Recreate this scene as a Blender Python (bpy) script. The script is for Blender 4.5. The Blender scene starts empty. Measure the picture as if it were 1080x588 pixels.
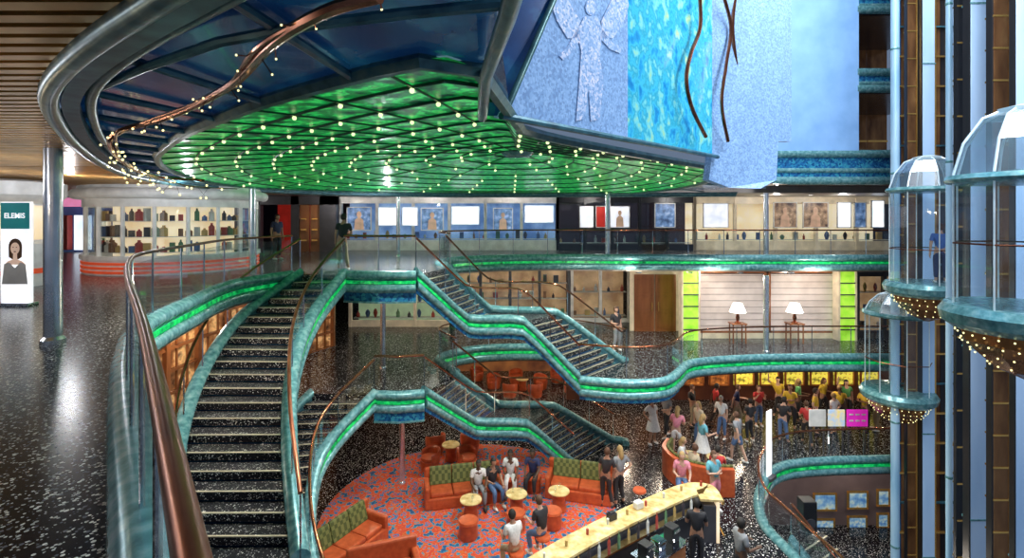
import bpy,bmesh,math,random,bisect
from mathutils import Vector,Matrix
random.seed(7)
SC=bpy.context.scene;C=SC.collection
F=540.;H=1.65;HY=228.
ZA,ZB,ZC,ZD=0.,-3.4,-6.8,-10.4
R=math.radians
def at(px,py,Y): return Vector(((px-540)/F*Y,Y,H+(HY-py)/F*Y))
def on(px,py,z):
    Y=(H-z)*F/(py-HY); return Vector(((px-540)/F*Y,Y,z))
def V(*a): return Vector(a)
# ---------------------------------------------------------------- materials
def nd(t,k,**kw):
    n=t.nodes.new(k)
    for a,b in kw.items(): setattr(n,a,b)
    return n
def ramp(t,src,stops,const=False):
    r=nd(t,'ShaderNodeValToRGB'); cr=r.color_ramp
    if const: cr.interpolation='CONSTANT'
    while len(cr.elements)<len(stops): cr.elements.new(0.5)
    for e,(p,c) in zip(cr.elements,stops): e.position=p; e.color=(*c,1)
    t.links.new(src,r.inputs[0]); return r.outputs[0]
def mat(name,stops,scale=3.,rough=.5,metal=0.,emit=0.,tex='noise',bump=0.,const=False,detail=4,stretch=(1,1,1),coat=0.):
    m=bpy.data.materials.new(name); m.use_nodes=True; t=m.node_tree; b=t.nodes['Principled BSDF']
    if isinstance(stops[0],(int,float)):
        c=stops; stops=[(0.3,tuple(x*.82 for x in c)),(0.7,tuple(min(1,x*1.12) for x in c))]
    tc=nd(t,'ShaderNodeTexCoord'); mp=nd(t,'ShaderNodeMapping'); t.links.new(tc.outputs['Object'],mp.inputs[0]); mp.inputs['Scale'].default_value=stretch
    if tex=='noise':
        n=nd(t,'ShaderNodeTexNoise'); n.inputs['Scale'].default_value=scale; n.inputs['Detail'].default_value=detail; out=n.outputs[0]
    elif tex=='wave':
        n=nd(t,'ShaderNodeTexWave'); n.inputs['Scale'].default_value=scale; n.inputs['Distortion'].default_value=6; n.inputs['Detail'].default_value=3; out=n.outputs[1]
    elif tex=='check':
        n=nd(t,'ShaderNodeTexChecker'); n.inputs['Scale'].default_value=scale; out=n.outputs[1]
    elif tex=='voro':
        n=nd(t,'ShaderNodeTexVoronoi'); n.inputs['Scale'].default_value=scale; s=nd(t,'ShaderNodeSeparateColor'); t.links.new(n.outputs['Color'],s.inputs[0]); out=s.outputs[0]
    t.links.new(mp.outputs[0],n.inputs['Vector'])
    col=ramp(t,out,stops,const)
    t.links.new(col,b.inputs['Base Color']); b.inputs['Roughness'].default_value=rough; b.inputs['Metallic'].default_value=metal
    b.inputs['Coat Weight'].default_value=coat
    if emit: t.links.new(col,b.inputs['Emission Color']); b.inputs['Emission Strength'].default_value=emit
    if bump:
        bp=nd(t,'ShaderNodeBump'); bp.inputs['Strength'].default_value=bump; bp.inputs['Distance'].default_value=.02
        t.links.new(out,bp.inputs['Height']); t.links.new(bp.outputs[0],b.inputs['Normal'])
    return m
def terrazzo(name,scale=27,rough=.22,thr=.58,spec=.3):
    m=bpy.data.materials.new(name); m.use_nodes=True; t=m.node_tree; b=t.nodes['Principled BSDF']
    tc=nd(t,'ShaderNodeTexCoord'); v=nd(t,'ShaderNodeTexVoronoi'); v.inputs['Scale'].default_value=scale
    t.links.new(tc.outputs['Object'],v.inputs['Vector'])
    s=nd(t,'ShaderNodeSeparateColor'); t.links.new(v.outputs['Color'],s.inputs[0])
    mu=nd(t,'ShaderNodeMath',operation='MULTIPLY'); t.links.new(s.outputs[1],mu.inputs[0]); mu.inputs[1].default_value=thr
    lt=nd(t,'ShaderNodeMath',operation='LESS_THAN'); t.links.new(v.outputs['Distance'],lt.inputs[0]); t.links.new(mu.outputs[0],lt.inputs[1])
    c=ramp(t,s.outputs[0],[(0,(.014,.014,.018)),(.3,(.16,.16,.18)),(.5,(.55,.54,.5)),(.75,(.9,.88,.82))],True)
    mx=nd(t,'ShaderNodeMix',data_type='RGBA'); t.links.new(lt.outputs[0],mx.inputs[0]); mx.inputs[6].default_value=(.008,.008,.012,1); t.links.new(c,mx.inputs[7])
    t.links.new(mx.outputs[2],b.inputs['Base Color']); b.inputs['Roughness'].default_value=rough; b.inputs['Specular IOR Level'].default_value=spec
    return m
def glassm(name,tint,k=.12,gr=.03):
    m=bpy.data.materials.new(name); m.use_nodes=True; t=m.node_tree; t.nodes.clear()
    o=nd(t,'ShaderNodeOutputMaterial'); mx=nd(t,'ShaderNodeMixShader'); a=nd(t,'ShaderNodeBsdfTransparent'); g=nd(t,'ShaderNodeBsdfGlossy')
    lw=nd(t,'ShaderNodeLayerWeight'); lw.inputs[0].default_value=.2; ml=nd(t,'ShaderNodeMath',operation='MULTIPLY'); ml.inputs[1].default_value=.4
    ad=nd(t,'ShaderNodeMath',operation='ADD'); ad.inputs[1].default_value=k*.5
    t.links.new(lw.outputs['Fresnel'],ml.inputs[0]); t.links.new(ml.outputs[0],ad.inputs[0]); ad.use_clamp=True
    a.inputs[0].default_value=(*tint,1); g.inputs[0].default_value=(.9,.95,1,1); g.inputs[1].default_value=gr
    t.links.new(ad.outputs[0],mx.inputs[0]); t.links.new(a.outputs[0],mx.inputs[1]); t.links.new(g.outputs[0],mx.inputs[2]); t.links.new(mx.outputs[0],o.inputs[0]); return m
TERR=terrazzo('black_terrazzo',30,.2,.52)
TERRA=terrazzo('black_terrazzo_fine',48,.22,.62,.22)
TERRS=terrazzo('stair_terrazzo',42,.3,.56,.2)
TEAL=mat('teal_verdigris',[(.25,(.045,.15,.18)),(.5,(.13,.33,.36)),(.75,(.33,.54,.55))],9,.27,.25,bump=.1,detail=8)
RIMM=mat('rim_teal_bronze',[(.25,(.02,.07,.08)),(.5,(.07,.18,.2)),(.65,(.13,.22,.2)),(.8,(.25,.4,.4))],7,.33,.3,bump=.1,detail=8)
TEALD=mat('teal_dark',[(.3,(.02,.08,.12)),(.7,(.08,.24,.3))],6,.35,.3)
RIBM=mat('dark_rib',(.012,.07,.045),5,.4,.3)
GREENL=mat('green_glass_band',[(.3,(.0,.08,.02)),(.45,(.0,.3,.07)),(.6,(.01,.5,.11)),(.75,(.12,.7,.16))],7,.35,emit=.75,detail=8)
BLUEP=mat('blue_mosaic_band',[(.0,(.01,.07,.22)),(.5,(.02,.16,.4)),(.9,(.05,.34,.5))],14,.25,.2,tex='voro')
GLASS=glassm('clear_glass',(.95,.98,.98),.05)
GLASSB=glassm('pale_lift_glass',(.94,.985,1.),.16)
GLASSR=glassm('frosted_roof_glass',(.9,.96,1.),.75,.25)
COPPER=mat('copper_rail',[(.3,(.28,.09,.045)),(.7,(.5,.2,.11))],5,.18,.95)
COPD=mat('dark_copper_rail',[(.3,(.16,.045,.022)),(.7,(.34,.12,.06))],4,.32,.8)
CHROME=mat('chrome',(.75,.77,.8),4,.08,1.)
CHROMB=mat('brushed_chrome',(.78,.8,.84),4,.24,.85)
NOSE=mat('step_nosing',(.62,.55,.4),30,.4,.1)
GOLD=mat('gold_slat',[(.3,(.42,.22,.05)),(.7,(.72,.42,.13))],3,.28,.75)
BLACK=mat('black_plastic',(.015,.015,.018),3,.35)
DARKB=mat('dark_blue_panel',[(.25,(.003,.012,.06)),(.5,(.006,.045,.16)),(.64,(.015,.12,.26)),(.82,(.04,.26,.38))],1.8,.18,.2,emit=.2,coat=.3,detail=8)  # slight emission added to brighten the panels, which are no lamps
GREENG=mat('green_stained_glass',[(.32,(.0,.012,.006)),(.4,(.0,.07,.02)),(.46,(.0,.2,.035)),(.5,(.01,.09,.02)),(.56,(.0,.38,.07)),(.62,(.04,.5,.09)),(.67,(.0,.2,.05)),(.76,(.25,.62,.15))],6,.3,emit=.9,detail=12)
WHITE=mat('white_laminate',(.78,.76,.72),3,.35)
KWHITE=mat('kiosk_white',(.8,.8,.78),3,.35,emit=.08)
CREAM=mat('cream_panel',(.72,.6,.42),3,.4,emit=.12)
RED=mat('red_panel',(.6,.03,.02),3,.35,emit=.2)
ORNG=mat('red_orange_band',(.8,.1,.03),3,.35,emit=.35)
WOOD=mat('polished_wood',[(.3,(.18,.055,.018)),(.7,(.4,.14,.045))],2.2,.25,stretch=(1,1,.2),coat=.4,detail=7)
GREYD=mat('charcoal',(.06,.06,.07),3,.4)
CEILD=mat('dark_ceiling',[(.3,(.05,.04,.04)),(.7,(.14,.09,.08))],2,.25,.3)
CEILL=mat('warm_ceiling',(.22,.19,.17),2,.35)
BULB=mat('bulb_warm',(1,.85,.4),3,.4,emit=2.)
BULBG=mat('bulb_pale_green',(.8,1,.45),3,.4,emit=1.5)
BULBW=mat('lamp_white',(1,.95,.85),3,.4,emit=3)
LITW=mat('lit_white',(.9,.92,1.),3,.4,emit=1.0)
LITC=mat('lit_cream',[(.3,(.85,.6,.34)),(.7,(1,.86,.62))],1.5,.4,emit=.65)
LITG=mat('lit_lime',[(.3,(.2,.5,.02)),(.5,(.35,.7,.05)),(.7,(.5,.85,.1))],2.5,.4,emit=.75)
BLIND=mat('greyish_blind',[(.3,(.5,.42,.38)),(.7,(.66,.57,.52))],1.5,.5,emit=.22)
BLINDL=mat('blind_line',(.34,.27,.24),3,.5)
ORANGE=mat('orange_leather',[(.3,(.36,.055,.016)),(.7,(.55,.11,.035))],7,.35)
OLIVE=mat('olive_upholstery',[(.0,(.06,.075,.015)),(1,(.15,.16,.045))],11,.7,tex='check')
CARPET=mat('patterned_carpet',[(0,(.01,.07,.22)),(.39,(.02,.22,.36)),(.43,(.5,.12,.02)),(.48,(.5,.045,.02)),(.54,(.62,.14,.03)),(.575,(.03,.1,.32)),(.61,(.02,.2,.4)),(.65,(.5,.05,.03))],4.6,.9,const=True,detail=5)
MARB=mat('lit_marble_top',[(.3,(.42,.27,.09)),(.5,(.6,.45,.2)),(.7,(.78,.66,.38))],5,.15,emit=.1,detail=9)
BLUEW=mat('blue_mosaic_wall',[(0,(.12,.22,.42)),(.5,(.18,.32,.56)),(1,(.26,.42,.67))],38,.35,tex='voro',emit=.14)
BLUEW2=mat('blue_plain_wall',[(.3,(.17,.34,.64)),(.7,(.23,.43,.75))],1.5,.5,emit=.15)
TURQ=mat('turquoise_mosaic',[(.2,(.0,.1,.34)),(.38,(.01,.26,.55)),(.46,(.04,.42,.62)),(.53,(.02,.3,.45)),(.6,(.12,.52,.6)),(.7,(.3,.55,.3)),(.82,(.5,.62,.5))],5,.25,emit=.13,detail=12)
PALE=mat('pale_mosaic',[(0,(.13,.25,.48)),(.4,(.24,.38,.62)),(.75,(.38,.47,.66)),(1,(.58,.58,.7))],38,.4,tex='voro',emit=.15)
PALEG=mat('pale_roof_metal',(.66,.78,.84),4,.3,.2,emit=.08)
DEEPB=mat('deep_blue_metal',[(.3,(.01,.07,.22)),(.7,(.03,.2,.45))],2,.25,.4)
TUBEB=mat('light_blue_tube',[(.3,(.2,.4,.6)),(.7,(.45,.65,.82))],2,.4,.1,stretch=(1,1,.2),emit=.12)
TUBEW=mat('pale_blue_column',[(.3,(.26,.44,.7)),(.7,(.46,.64,.88))],1.2,.5,.0,stretch=(1,1,.2),emit=.15)  # low emission puts a flat-lit look into the column colour
BRONZE=mat('bronze_mirror',[(.3,(.09,.035,.015)),(.6,(.28,.13,.05)),(.8,(.5,.28,.1))],2.5,.2,.6,stretch=(1,1,.3),emit=.06)
GOLDT=mat('gold_trim',(.7,.42,.12),3,.2,.9,emit=.08)
# ---------------------------------------------------------------- mesh builder
def tag(o,label=None,cat=None,group=None,kind=None):
    for k,v in (('label',label),('category',cat),('group',group),('kind',kind)):
        if v: o[k]=v
    return o
def empty(name,loc,label=None,cat=None,group=None,rz=0,kind=None):
    o=bpy.data.objects.new(name,None); C.objects.link(o); o.location=loc; o.rotation_euler=(0,0,rz); o.empty_display_size=.1
    return tag(o,label,cat,group,kind)
class MB:
    def __init__(s): s.v=[];s.f=[];s.m=[]
    def add(s,vs,fs,m=0):
        n=len(s.v); s.v+=[Vector(v) for v in vs]; s.f+=[tuple(i+n for i in f) for f in fs]; s.m+=[m]*len(fs); return s
    def box(s,c,d,rz=0,m=0):
        c=Vector(c); M=Matrix.Rotation(rz,3,'Z'); x,y,z=d[0]/2,d[1]/2,d[2]/2
        vs=[c+M@Vector((i*x,j*y,k*z)) for k in(-1,1) for j in(-1,1) for i in(-1,1)]
        return s.add(vs,[(0,2,3,1),(4,5,7,6),(0,1,5,4),(2,6,7,3),(0,4,6,2),(1,3,7,5)],m)
    def bx(s,x0,x1,y0,y1,z0,z1,m=0): return s.box(((x0+x1)/2,(y0+y1)/2,(z0+z1)/2),(abs(x1-x0),abs(y1-y0),abs(z1-z0)),0,m)
    def prism(s,poly,z0,z1,m=0):
        n=len(poly); vs=[(p[0],p[1],z0) for p in poly]+[(p[0],p[1],z1) for p in poly]
        return s.add(vs,[(i,(i+1)%n,n+(i+1)%n,n+i) for i in range(n)]+[tuple(range(n,2*n)),tuple(range(n))[::-1]],m)
    def tube(s,path,r,n=8,m=0,cap=True,closed=False):
        P=[Vector(p) for p in path]; N=len(P); up=Vector((0,0,1)); vs=[];fs=[]
        pu=None
        for i,p in enumerate(P):
            t=(P[(i+1)%N]-P[i-1]) if closed else (P[min(i+1,N-1)]-P[max(i-1,0)])
            t.normalize()
            if pu is None: pu=up if abs(t.z)<.95 else Vector((1,0,0))
            a=t.cross(pu)
            if a.length<1e-4: a=t.cross(Vector((0,1,0)))
            a.normalize(); b=a.cross(t); pu=b
            rr=r[i] if isinstance(r,(list,tuple)) else r
            for k in range(n):
                q=2*math.pi*k/n; vs.append(p+a*math.cos(q)*rr+b*math.sin(q)*rr)
        for i in range(N if closed else N-1):
            j=(i+1)%N
            for k in range(n):
                l=(k+1)%n; fs.append((i*n+k,i*n+l,j*n+l,j*n+k))
        if cap and not closed: fs+=[tuple(range(n))[::-1],tuple((N-1)*n+k for k in range(n))]
        return s.add(vs,fs,m)
    def lathe(s,prof,c=(0,0,0),n=20,m=0,a0=0.):
        c=Vector(c); vs=[];fs=[]
        for r,z in prof:
            for k in range(n):
                q=a0+2*math.pi*k/n; vs.append(c+Vector((r*math.cos(q),r*math.sin(q),z)))
        for i in range(len(prof)-1):
            for k in range(n):
                l=(k+1)%n; fs.append((i*n+k,i*n+l,(i+1)*n+l,(i+1)*n+k))
        fs+=[tuple(range(n))[::-1],tuple((len(prof)-1)*n+k for k in range(n))]
        return s.add(vs,fs,m)
    def ball(s,c,r,n=8,m=0,sc=(1,1,1)):
        c=Vector(c); k=max(4,n//2+1); vs=[];fs=[]
        for i in range(k+1):
            th=math.pi*i/k
            for j in range(n):
                q=2*math.pi*j/n; vs.append(c+Vector((r*sc[0]*math.sin(th)*math.cos(q),r*sc[1]*math.sin(th)*math.sin(q),r*sc[2]*math.cos(th))))
        for i in range(k):
            for j in range(n):
                l=(j+1)%n; fs.append((i*n+j,(i+1)*n+j,(i+1)*n+l,i*n+l))
        return s.add(vs,fs,m)
    def sweep(s,path,prof,m=0):
        P=[Vector(p) for p in path]; N=len(P); n=len(prof); vs=[];fs=[]
        for i in range(N):
            d1=(P[i]-P[i-1]) if i>0 else (P[1]-P[0]); d2=(P[i+1]-P[i]) if i<N-1 else (P[-1]-P[-2])
            d1=Vector((d1.x,d1.y,0)).normalized(); d2=Vector((d2.x,d2.y,0)).normalized(); t=(d1+d2).normalized(); nn=Vector((t.y,-t.x,0)); k=1/max(.5,t.dot(d1))
            for u,v in prof: vs.append(P[i]+nn*u*k+Vector((0,0,v)))
        for i in range(N-1):
            for k in range(n):
                l=(k+1)%n; fs.append((i*n+k,(i+1)*n+k,(i+1)*n+l,i*n+l))
        fs+=[tuple(range(n)),tuple((N-1)*n+k for k in range(n))[::-1]]
        return s.add(vs,fs,m)
    def build(s,name,mats,parent=None,smooth=False,bevel=0,local=False,**kw):
        me=bpy.data.meshes.new(name); o=bpy.data.objects.new(name,me); C.objects.link(o)
        if parent is not None:
            off=Vector((0,0,0))
            if not local:
                p=parent
                while p: off+=p.location; p=p.parent
            o.parent=parent
        elif local: off=Vector((0,0,0))
        else:
            xs=[v.x for v in s.v];ys=[v.y for v in s.v];zs=[v.z for v in s.v]
            off=Vector(((min(xs)+max(xs))/2,(min(ys)+max(ys))/2,min(zs))); o.location=off
        me.from_pydata([v-off for v in s.v],[],s.f)
        for mm in (mats if isinstance(mats,(list,tuple)) else [mats]): me.materials.append(mm)
        me.polygons.foreach_set('material_index',s.m)
        bm=bmesh.new(); bm.from_mesh(me); bmesh.ops.recalc_face_normals(bm,faces=bm.faces); bm.to_mesh(me); bm.free()
        if smooth:
            me.polygons.foreach_set('use_smooth',[True]*len(me.polygons))
            try: me.set_sharp_from_angle(angle=R(38))
            except Exception: pass
        if bevel:
            b=o.modifiers.new('bevel','BEVEL'); b.width=bevel; b.segments=2; b.limit_method='ANGLE'
        return tag(o,kw.get('label'),kw.get('cat'),kw.get('group'),kw.get('kind'))
def cat_rom(P,k=6):
    P=[Vector(p) for p in P]; out=[]
    for i in range(len(P)-1):
        a=P[max(i-1,0)];b=P[i];c=P[i+1];d=P[min(i+2,len(P)-1)]
        for j in range(k):
            t=j/k; out.append(.5*((2*b)+(c-a)*t+(2*a-5*b+4*c-d)*t*t+(3*b-a-3*c+d)*t**3))
    out.append(P[-1]); return out
def smoothp(P,it=3):
    for _ in range(it): P=[P[0]]+[(P[i-1]+P[i]*2+P[i+1])/4 for i in range(1,len(P)-1)]+[P[-1]]
    return P
def resample(P,n):
    P=[Vector(p) for p in P]; L=[0]
    for i in range(1,len(P)): L.append(L[-1]+(P[i]-P[i-1]).length)
    out=[]
    for k in range(n+1):
        d=L[-1]*k/n; i=1
        while i<len(P)-1 and L[i]<d: i+=1
        t=(d-L[i-1])/max(1e-9,L[i]-L[i-1]); out.append(P[i-1].lerp(P[i],min(1,max(0,t))))
    return out
def circ(cu,cv,r,n=12,ru=None): return [(cu+(ru or r)*math.cos(2*math.pi*k/n),cv+r*math.sin(2*math.pi*k/n)) for k in range(n)]
def rect(u0,u1,v0,v1): return [(u0,v0),(u1,v0),(u1,v1),(u0,v1)]
trimn=[0]
def fascia(path,parent=None,panel=False,green=0,thin=False):
    """rounded deck edge: teal mouldings, green glass band (from path index `green`), optional blue panel; void is on the right of the path"""
    if parent is None:
        trimn[0]+=1; P=path[len(path)//2]; parent=empty('trim_%d'%trimn[0],P,kind='structure')
    MB().sweep(path,circ(.0,.0,.13,14,.145)).build('edge_moulding',TEAL,parent,smooth=True)
    MB().sweep(path,rect(-.06,.06,-.46,-.08)).build('edge_board',TEALD,parent)
    MB().sweep(path[green:],rect(.05,.09,-.235,-.15)).build('light_strip',GREENL,parent)
    MB().sweep(path,circ(.02,-.37,.13,12,.115)).build('lower_moulding',TEAL,parent,smooth=True)
    if panel:
        MB().sweep(path,rect(-.05,.02,-.74,-.42)).build('blue_panel',BLUEP,parent)
        MB().sweep(path,rect(-.06,.05,-.78,-.73)).build('panel_trim',TEAL,parent)
    if thin: MB().sweep(path,rect(-.05,.03,-.6,-.42)).build('blue_panel',BLUEP,parent)
    return parent
def railing(path,h,label,seg=1.25,r=.035,group=None,glass=True,m=None):
    P=[Vector(p) for p in path]; L=sum((P[i+1]-P[i]).length for i in range(len(P)-1)); n=max(1,round(L/seg)); Q=resample(P,n)
    root=empty('glass_railing',Q[0],label,'railing',group)
    k=4; S=resample(P,n*k); up=Vector((0,0,1))
    MB().tube([q+up*h for q in S],r,10).build('handrail',m or COPPER,root,smooth=True)
    for i in range(n):
        if glass: MB().sweep(S[i*k:i*k+k+1],rect(-.006,.006,.12,h-.12)).build('glass_panel',GLASS,root)
    for i in range(n+1): MB().tube([Q[i],Q[i]+up*h],.014,6).build('post',CHROME,root,smooth=True)
    return root
# ---------------------------------------------------------------- camera
cam=bpy.data.cameras.new('camera'); co=bpy.data.objects.new('camera',cam); C.objects.link(co)
co.location=(0,0,H); co.rotation_euler=(R(90),0,0); cam.sensor_width=36; cam.lens=18; cam.shift_y=-66/1080; cam.clip_start=.05; cam.clip_end=200
SC.camera=co
SC.view_settings.view_transform='Standard'
# ---------------------------------------------------------------- decks
edgeA=[V(-.35,.6,0),V(-1.8,2.5,0),V(-3.3,4.4,0),V(-4.5,6.0,0),V(-5.5,7.6,0),V(-6.2,9.9,0),V(-6.75,12.4,0),V(-6.25,14.5,0)]
edgeAs=cat_rom(edgeA,5)
farA=cat_rom([V(-2.0,16.5,0),V(-2.6,18.3,0),V(-1.6,19.9,0),V(1,20.7,0),V(5,20.6,0),V(10,20.4,0),V(15.5,20.4,0)],5)
polyA=[(-30,-3),(-.1,-3),(-.1,.6)]+[(p.x,p.y) for p in edgeAs]+[(-4.75,14.5),(-2.7,14.4)]+[(p.x,p.y) for p in farA]+[(24,20.4),(24,31),(-30,31)]
MB().prism(polyA,-.22,0).build('floor',TERRA,kind='structure')
MB().prism(polyA,-.55,-.23).build('ceiling',CEILL,kind='structure')
edgeB=cat_rom([V(-4.9,7.4,ZB),V(-5.6,9.5,ZB),V(-6.6,12,ZB),V(-5.8,14.6,ZB)],5)
backB=cat_rom([V(-1.8,16.6,ZB),V(-2.6,18.3,ZB),V(-1,19.7,ZB),V(2.2,19.6,ZB),V(4.0,17.9,ZB)],5)
nearB=[V(2.1,15.85,ZB),V(3.4,15.5,ZB),V(4.65,15.7,ZB),V(5.4,16.6,ZB),V(6.1,17.6,ZB),V(7.5,18.1,ZB),V(10,18.4,ZB),V(15,18.4,ZB)]
nearBs=cat_rom(nearB,4)
polyB=[(-30,-3),(-3.0,-3),(-3.0,7.4)]+[(p.x,p.y) for p in edgeB]+[(-3.9,14.5),(-2.5,14.6)]+[(p.x,p.y) for p in backB]+[(p.x,p.y) for p in nearBs]+[(24,18.4),(24,31),(-30,31)]
MB().prism(polyB,ZB-.22,ZB).build('floor',TERR,kind='structure')
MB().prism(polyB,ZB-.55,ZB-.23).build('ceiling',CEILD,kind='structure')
edgeC=cat_rom([V(7.3,10,ZC),V(7.0,12.7,ZC),V(6.95,14.2,ZC),V(7.8,16.0,ZC),V(9.5,17.5,ZC),V(13.4,17.9,ZC),V(16,17.9,ZC)],5)
polyC=[(-30,-3),(7.4,-3)]+[(p.x,p.y) for p in edgeC]+[(24,17.9),(24,31),(-30,31)]
MB().prism(polyC,ZC-.22,ZC).build('floor',TERR,kind='structure')
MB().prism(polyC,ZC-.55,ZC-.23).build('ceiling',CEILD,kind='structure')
MB().bx(3,24,5,31,ZD-.2,ZD).build('floor',TERR,kind='structure')
fascia(edgeAs,green=20); fascia(farA)
fascia([V(-4.75,14.5,0),V(-3.7,14.3,0),V(-2.7,14.4,0)],panel=True)
fascia([V(-3.9,14.5,ZB),V(-3.2,14.45,ZB),V(-2.5,14.6,ZB)],panel=True)
fascia(backB); fascia(nearBs[:13],thin=True); fascia(nearBs[12:]); fascia(edgeC)
# ---------------------------------------------------------------- stairs
def flight(root,L,Rr,z0,z1,n):
    L=resample(L,n); Rr=resample(Rr,n); rise=(z0-z1)/n
    for i in range(n):
        zt=z0-rise*(i+1); a,b,c,d=L[i],Rr[i],Rr[i+1],L[i+1]
        st=MB().prism([(a.x,a.y),(b.x,b.y),(c.x,c.y),(d.x,d.y)],zt-.14,zt).build('step',TERRS,root)
        dn=((c-b)+(d-a)); dn.z=0; dn.normalize()
        p0=Vector((d.x,d.y,0));p1=Vector((c.x,c.y,0))
        MB().prism([(p0-dn*.025)[:2],(p1-dn*.025)[:2],(p1+dn*.01)[:2],(p0+dn*.01)[:2]],zt-.012,zt+.005).build('nosing',NOSE,st)
def slope(P,z0,z1):
    n=len(P)-1; L=[0]
    for i in range(n): L.append(L[-1]+(Vector(P[i+1][:2])-Vector(P[i][:2])).length)
    return [V(p[0],p[1],z0+(z1-z0)*L[i]/L[-1]) for i,p in enumerate(P)]
def soffit(root,L,Rr):
    n=12; A=resample(L,n);B=resample(Rr,n); m=MB(); vs=[];fs=[]
    for a,b in zip(A,B): vs+=[a+V(0,0,-.32),b+V(0,0,-.32)]
    for i in range(n): fs.append((2*i,2*i+1,2*i+3,2*i+2))
    m.add(vs,fs); m.build('soffit',DEEPB,root)
def curved_stair(L,Rr,z0,z1,n,label):
    root=empty('staircase',(L[0][0],L[0][1],z1),label,'staircase')
    L=cat_rom([V(p[0],p[1],0) for p in L],5); Rr=cat_rom([V(p[0],p[1],0) for p in Rr],5)
    flight(root,L,Rr,z0,z1,n)
    Ls=slope(L,z0+.05,z1+.05); Rs=slope(Rr,z0+.05,z1+.05)
    fascia(Ls,root); fascia(Rs[::-1],root); soffit(root,Ls,Rs)
    return root,Ls,Rs
s1,L1,R1=curved_stair([(-6.0,14.5),(-6.7,12.8),(-6.6,11),(-6.0,9.2),(-4.95,7.5)],[(-4.75,14.5),(-4.95,12.8),(-4.7,11),(-4.0,9.2),(-3.1,7.5)],ZA,ZB,20,'wide curving black staircase in the left foreground climbing to the top deck')
s3,L3,R3=curved_stair([(-5.7,14.5),(-6.4,13.2),(-6.3,12),(-5.6,10.3),(-4.4,8.8)],[(-3.9,14.5),(-4.7,13.5),(-4.85,12.5),(-4.3,11),(-3.2,9.6)],ZB,ZC,20,'lower curving staircase partly hidden below the left foreground staircase')
def two_flight(N,Fa,z0,zm,z1,label):
    root=empty('staircase',(N[0][0],N[0][1],z1),label,'staircase')
    N=[V(a,b,z) for (a,b),z in zip(N,(z0,zm,zm,z1))]; Fa=[V(a,b,z) for (a,b),z in zip(Fa,(z0,zm,zm,z1))]
    flight(root,N[0:2],Fa[0:2],z0,zm,9); flight(root,N[2:4],Fa[2:4],zm,z1,10)
    MB().prism([N[1][:2],N[2][:2],Fa[2][:2],Fa[1][:2]],zm-.15,zm).build('landing',TERRS,root)
    up=V(0,0,.1)
    def soft(P):
        out=[P[0]]
        for i in (1,2):
            a,b,c=P[i-1],P[i],P[i+1]
            out+=[b.lerp(a,.22),b.lerp(a,.06).lerp(b.lerp(c,.06),.5),b.lerp(c,.22)]
        return out+[P[3]]
    Ns=[p+up for p in soft(N)]; Fs=[p+up for p in soft(Fa)]
    fascia(Ns,root,thin=True); fascia(Fs[::-1],root)
    soffit(root,Ns,Fs)
    return Ns,Fs
N2,F2=two_flight([(-2.7,14.4),(-1.35,15.7),(.35,15.8),(2.1,15.85)],[(-2.1,16.2),(-.75,17.3),(1.5,17.1),(3.8,17.7)],0,-1.6,ZB,'upper straight staircase with landing descending from the top deck to the middle deck')
N4,F4=two_flight([(-2.5,14.6),(-1.2,16.6),(.5,16.6),(2.1,17.4)],[(-1.9,16.4),(-.5,18.1),(1.5,18.1),(3.8,19.2)],ZB,-5.1,ZC,'lower straight staircase with landing descending to the lobby floor')
MB().tube([V(3.8,19.2,ZC+.1),V(4.05,19.2,ZC+.08),V(4.25,19.05,ZC+.08),V(4.2,18.85,ZC+.08)],.13,10).build('balustrade_end',TEAL,smooth=True,label='rounded teal end of the lower staircase stringer on the lobby floor',cat='balustrade')
# ---------------------------------------------------------------- railings
up=V(0,0,1)
railing([p+V(.02,-.02,0) for p in edgeAs],1.1,'long dark copper handrail with glass panels along the near left deck edge',1.3,.028,m=COPD)
railing(L1,.95,'outer copper handrail along the left side of the foreground staircase',1.3,.03,glass=False)
railing(R1,.95,'copper handrail with glass along the right side of the foreground staircase',1.3,.035,m=COPD)
railing([V(-4.75,14.5,0),V(-3.7,14.3,0),V(-2.7,14.4,0)],1.1,'short railing on the top landing between the two upper staircases')
railing(farA,1.1,'long glass railing in front of the shops on the far side of the top deck',1.4,.03)
railing(N2,.95,'near railing of the upper straight staircase',1.2,.03)
railing(F2,.95,'far railing of the upper straight staircase',1.2,.03,glass=False)
railing(N4,.95,'near railing of the lower straight staircase',1.2,.03)
railing(F4,.95,'far railing of the lower straight staircase',1.2,.03,glass=False)
railing(nearBs,1.1,'glass railing along the middle deck in front of the lamp shop window',1.4,.03)
railing(backB,1.1,'glass railing at the back of the middle deck behind the staircases',1.4,.025)
railing([V(-3.9,14.5,ZB),V(-3.2,14.45,ZB),V(-2.5,14.6,ZB)],1.1,'short railing on the middle landing above the lobby carpet')
railing(R3,.95,'copper handrail of the lower curving staircase',1.3,.035)
railing(edgeC,1.05,'copper railing around the stairwell opening on the right of the lobby',1.3,.035)
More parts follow.
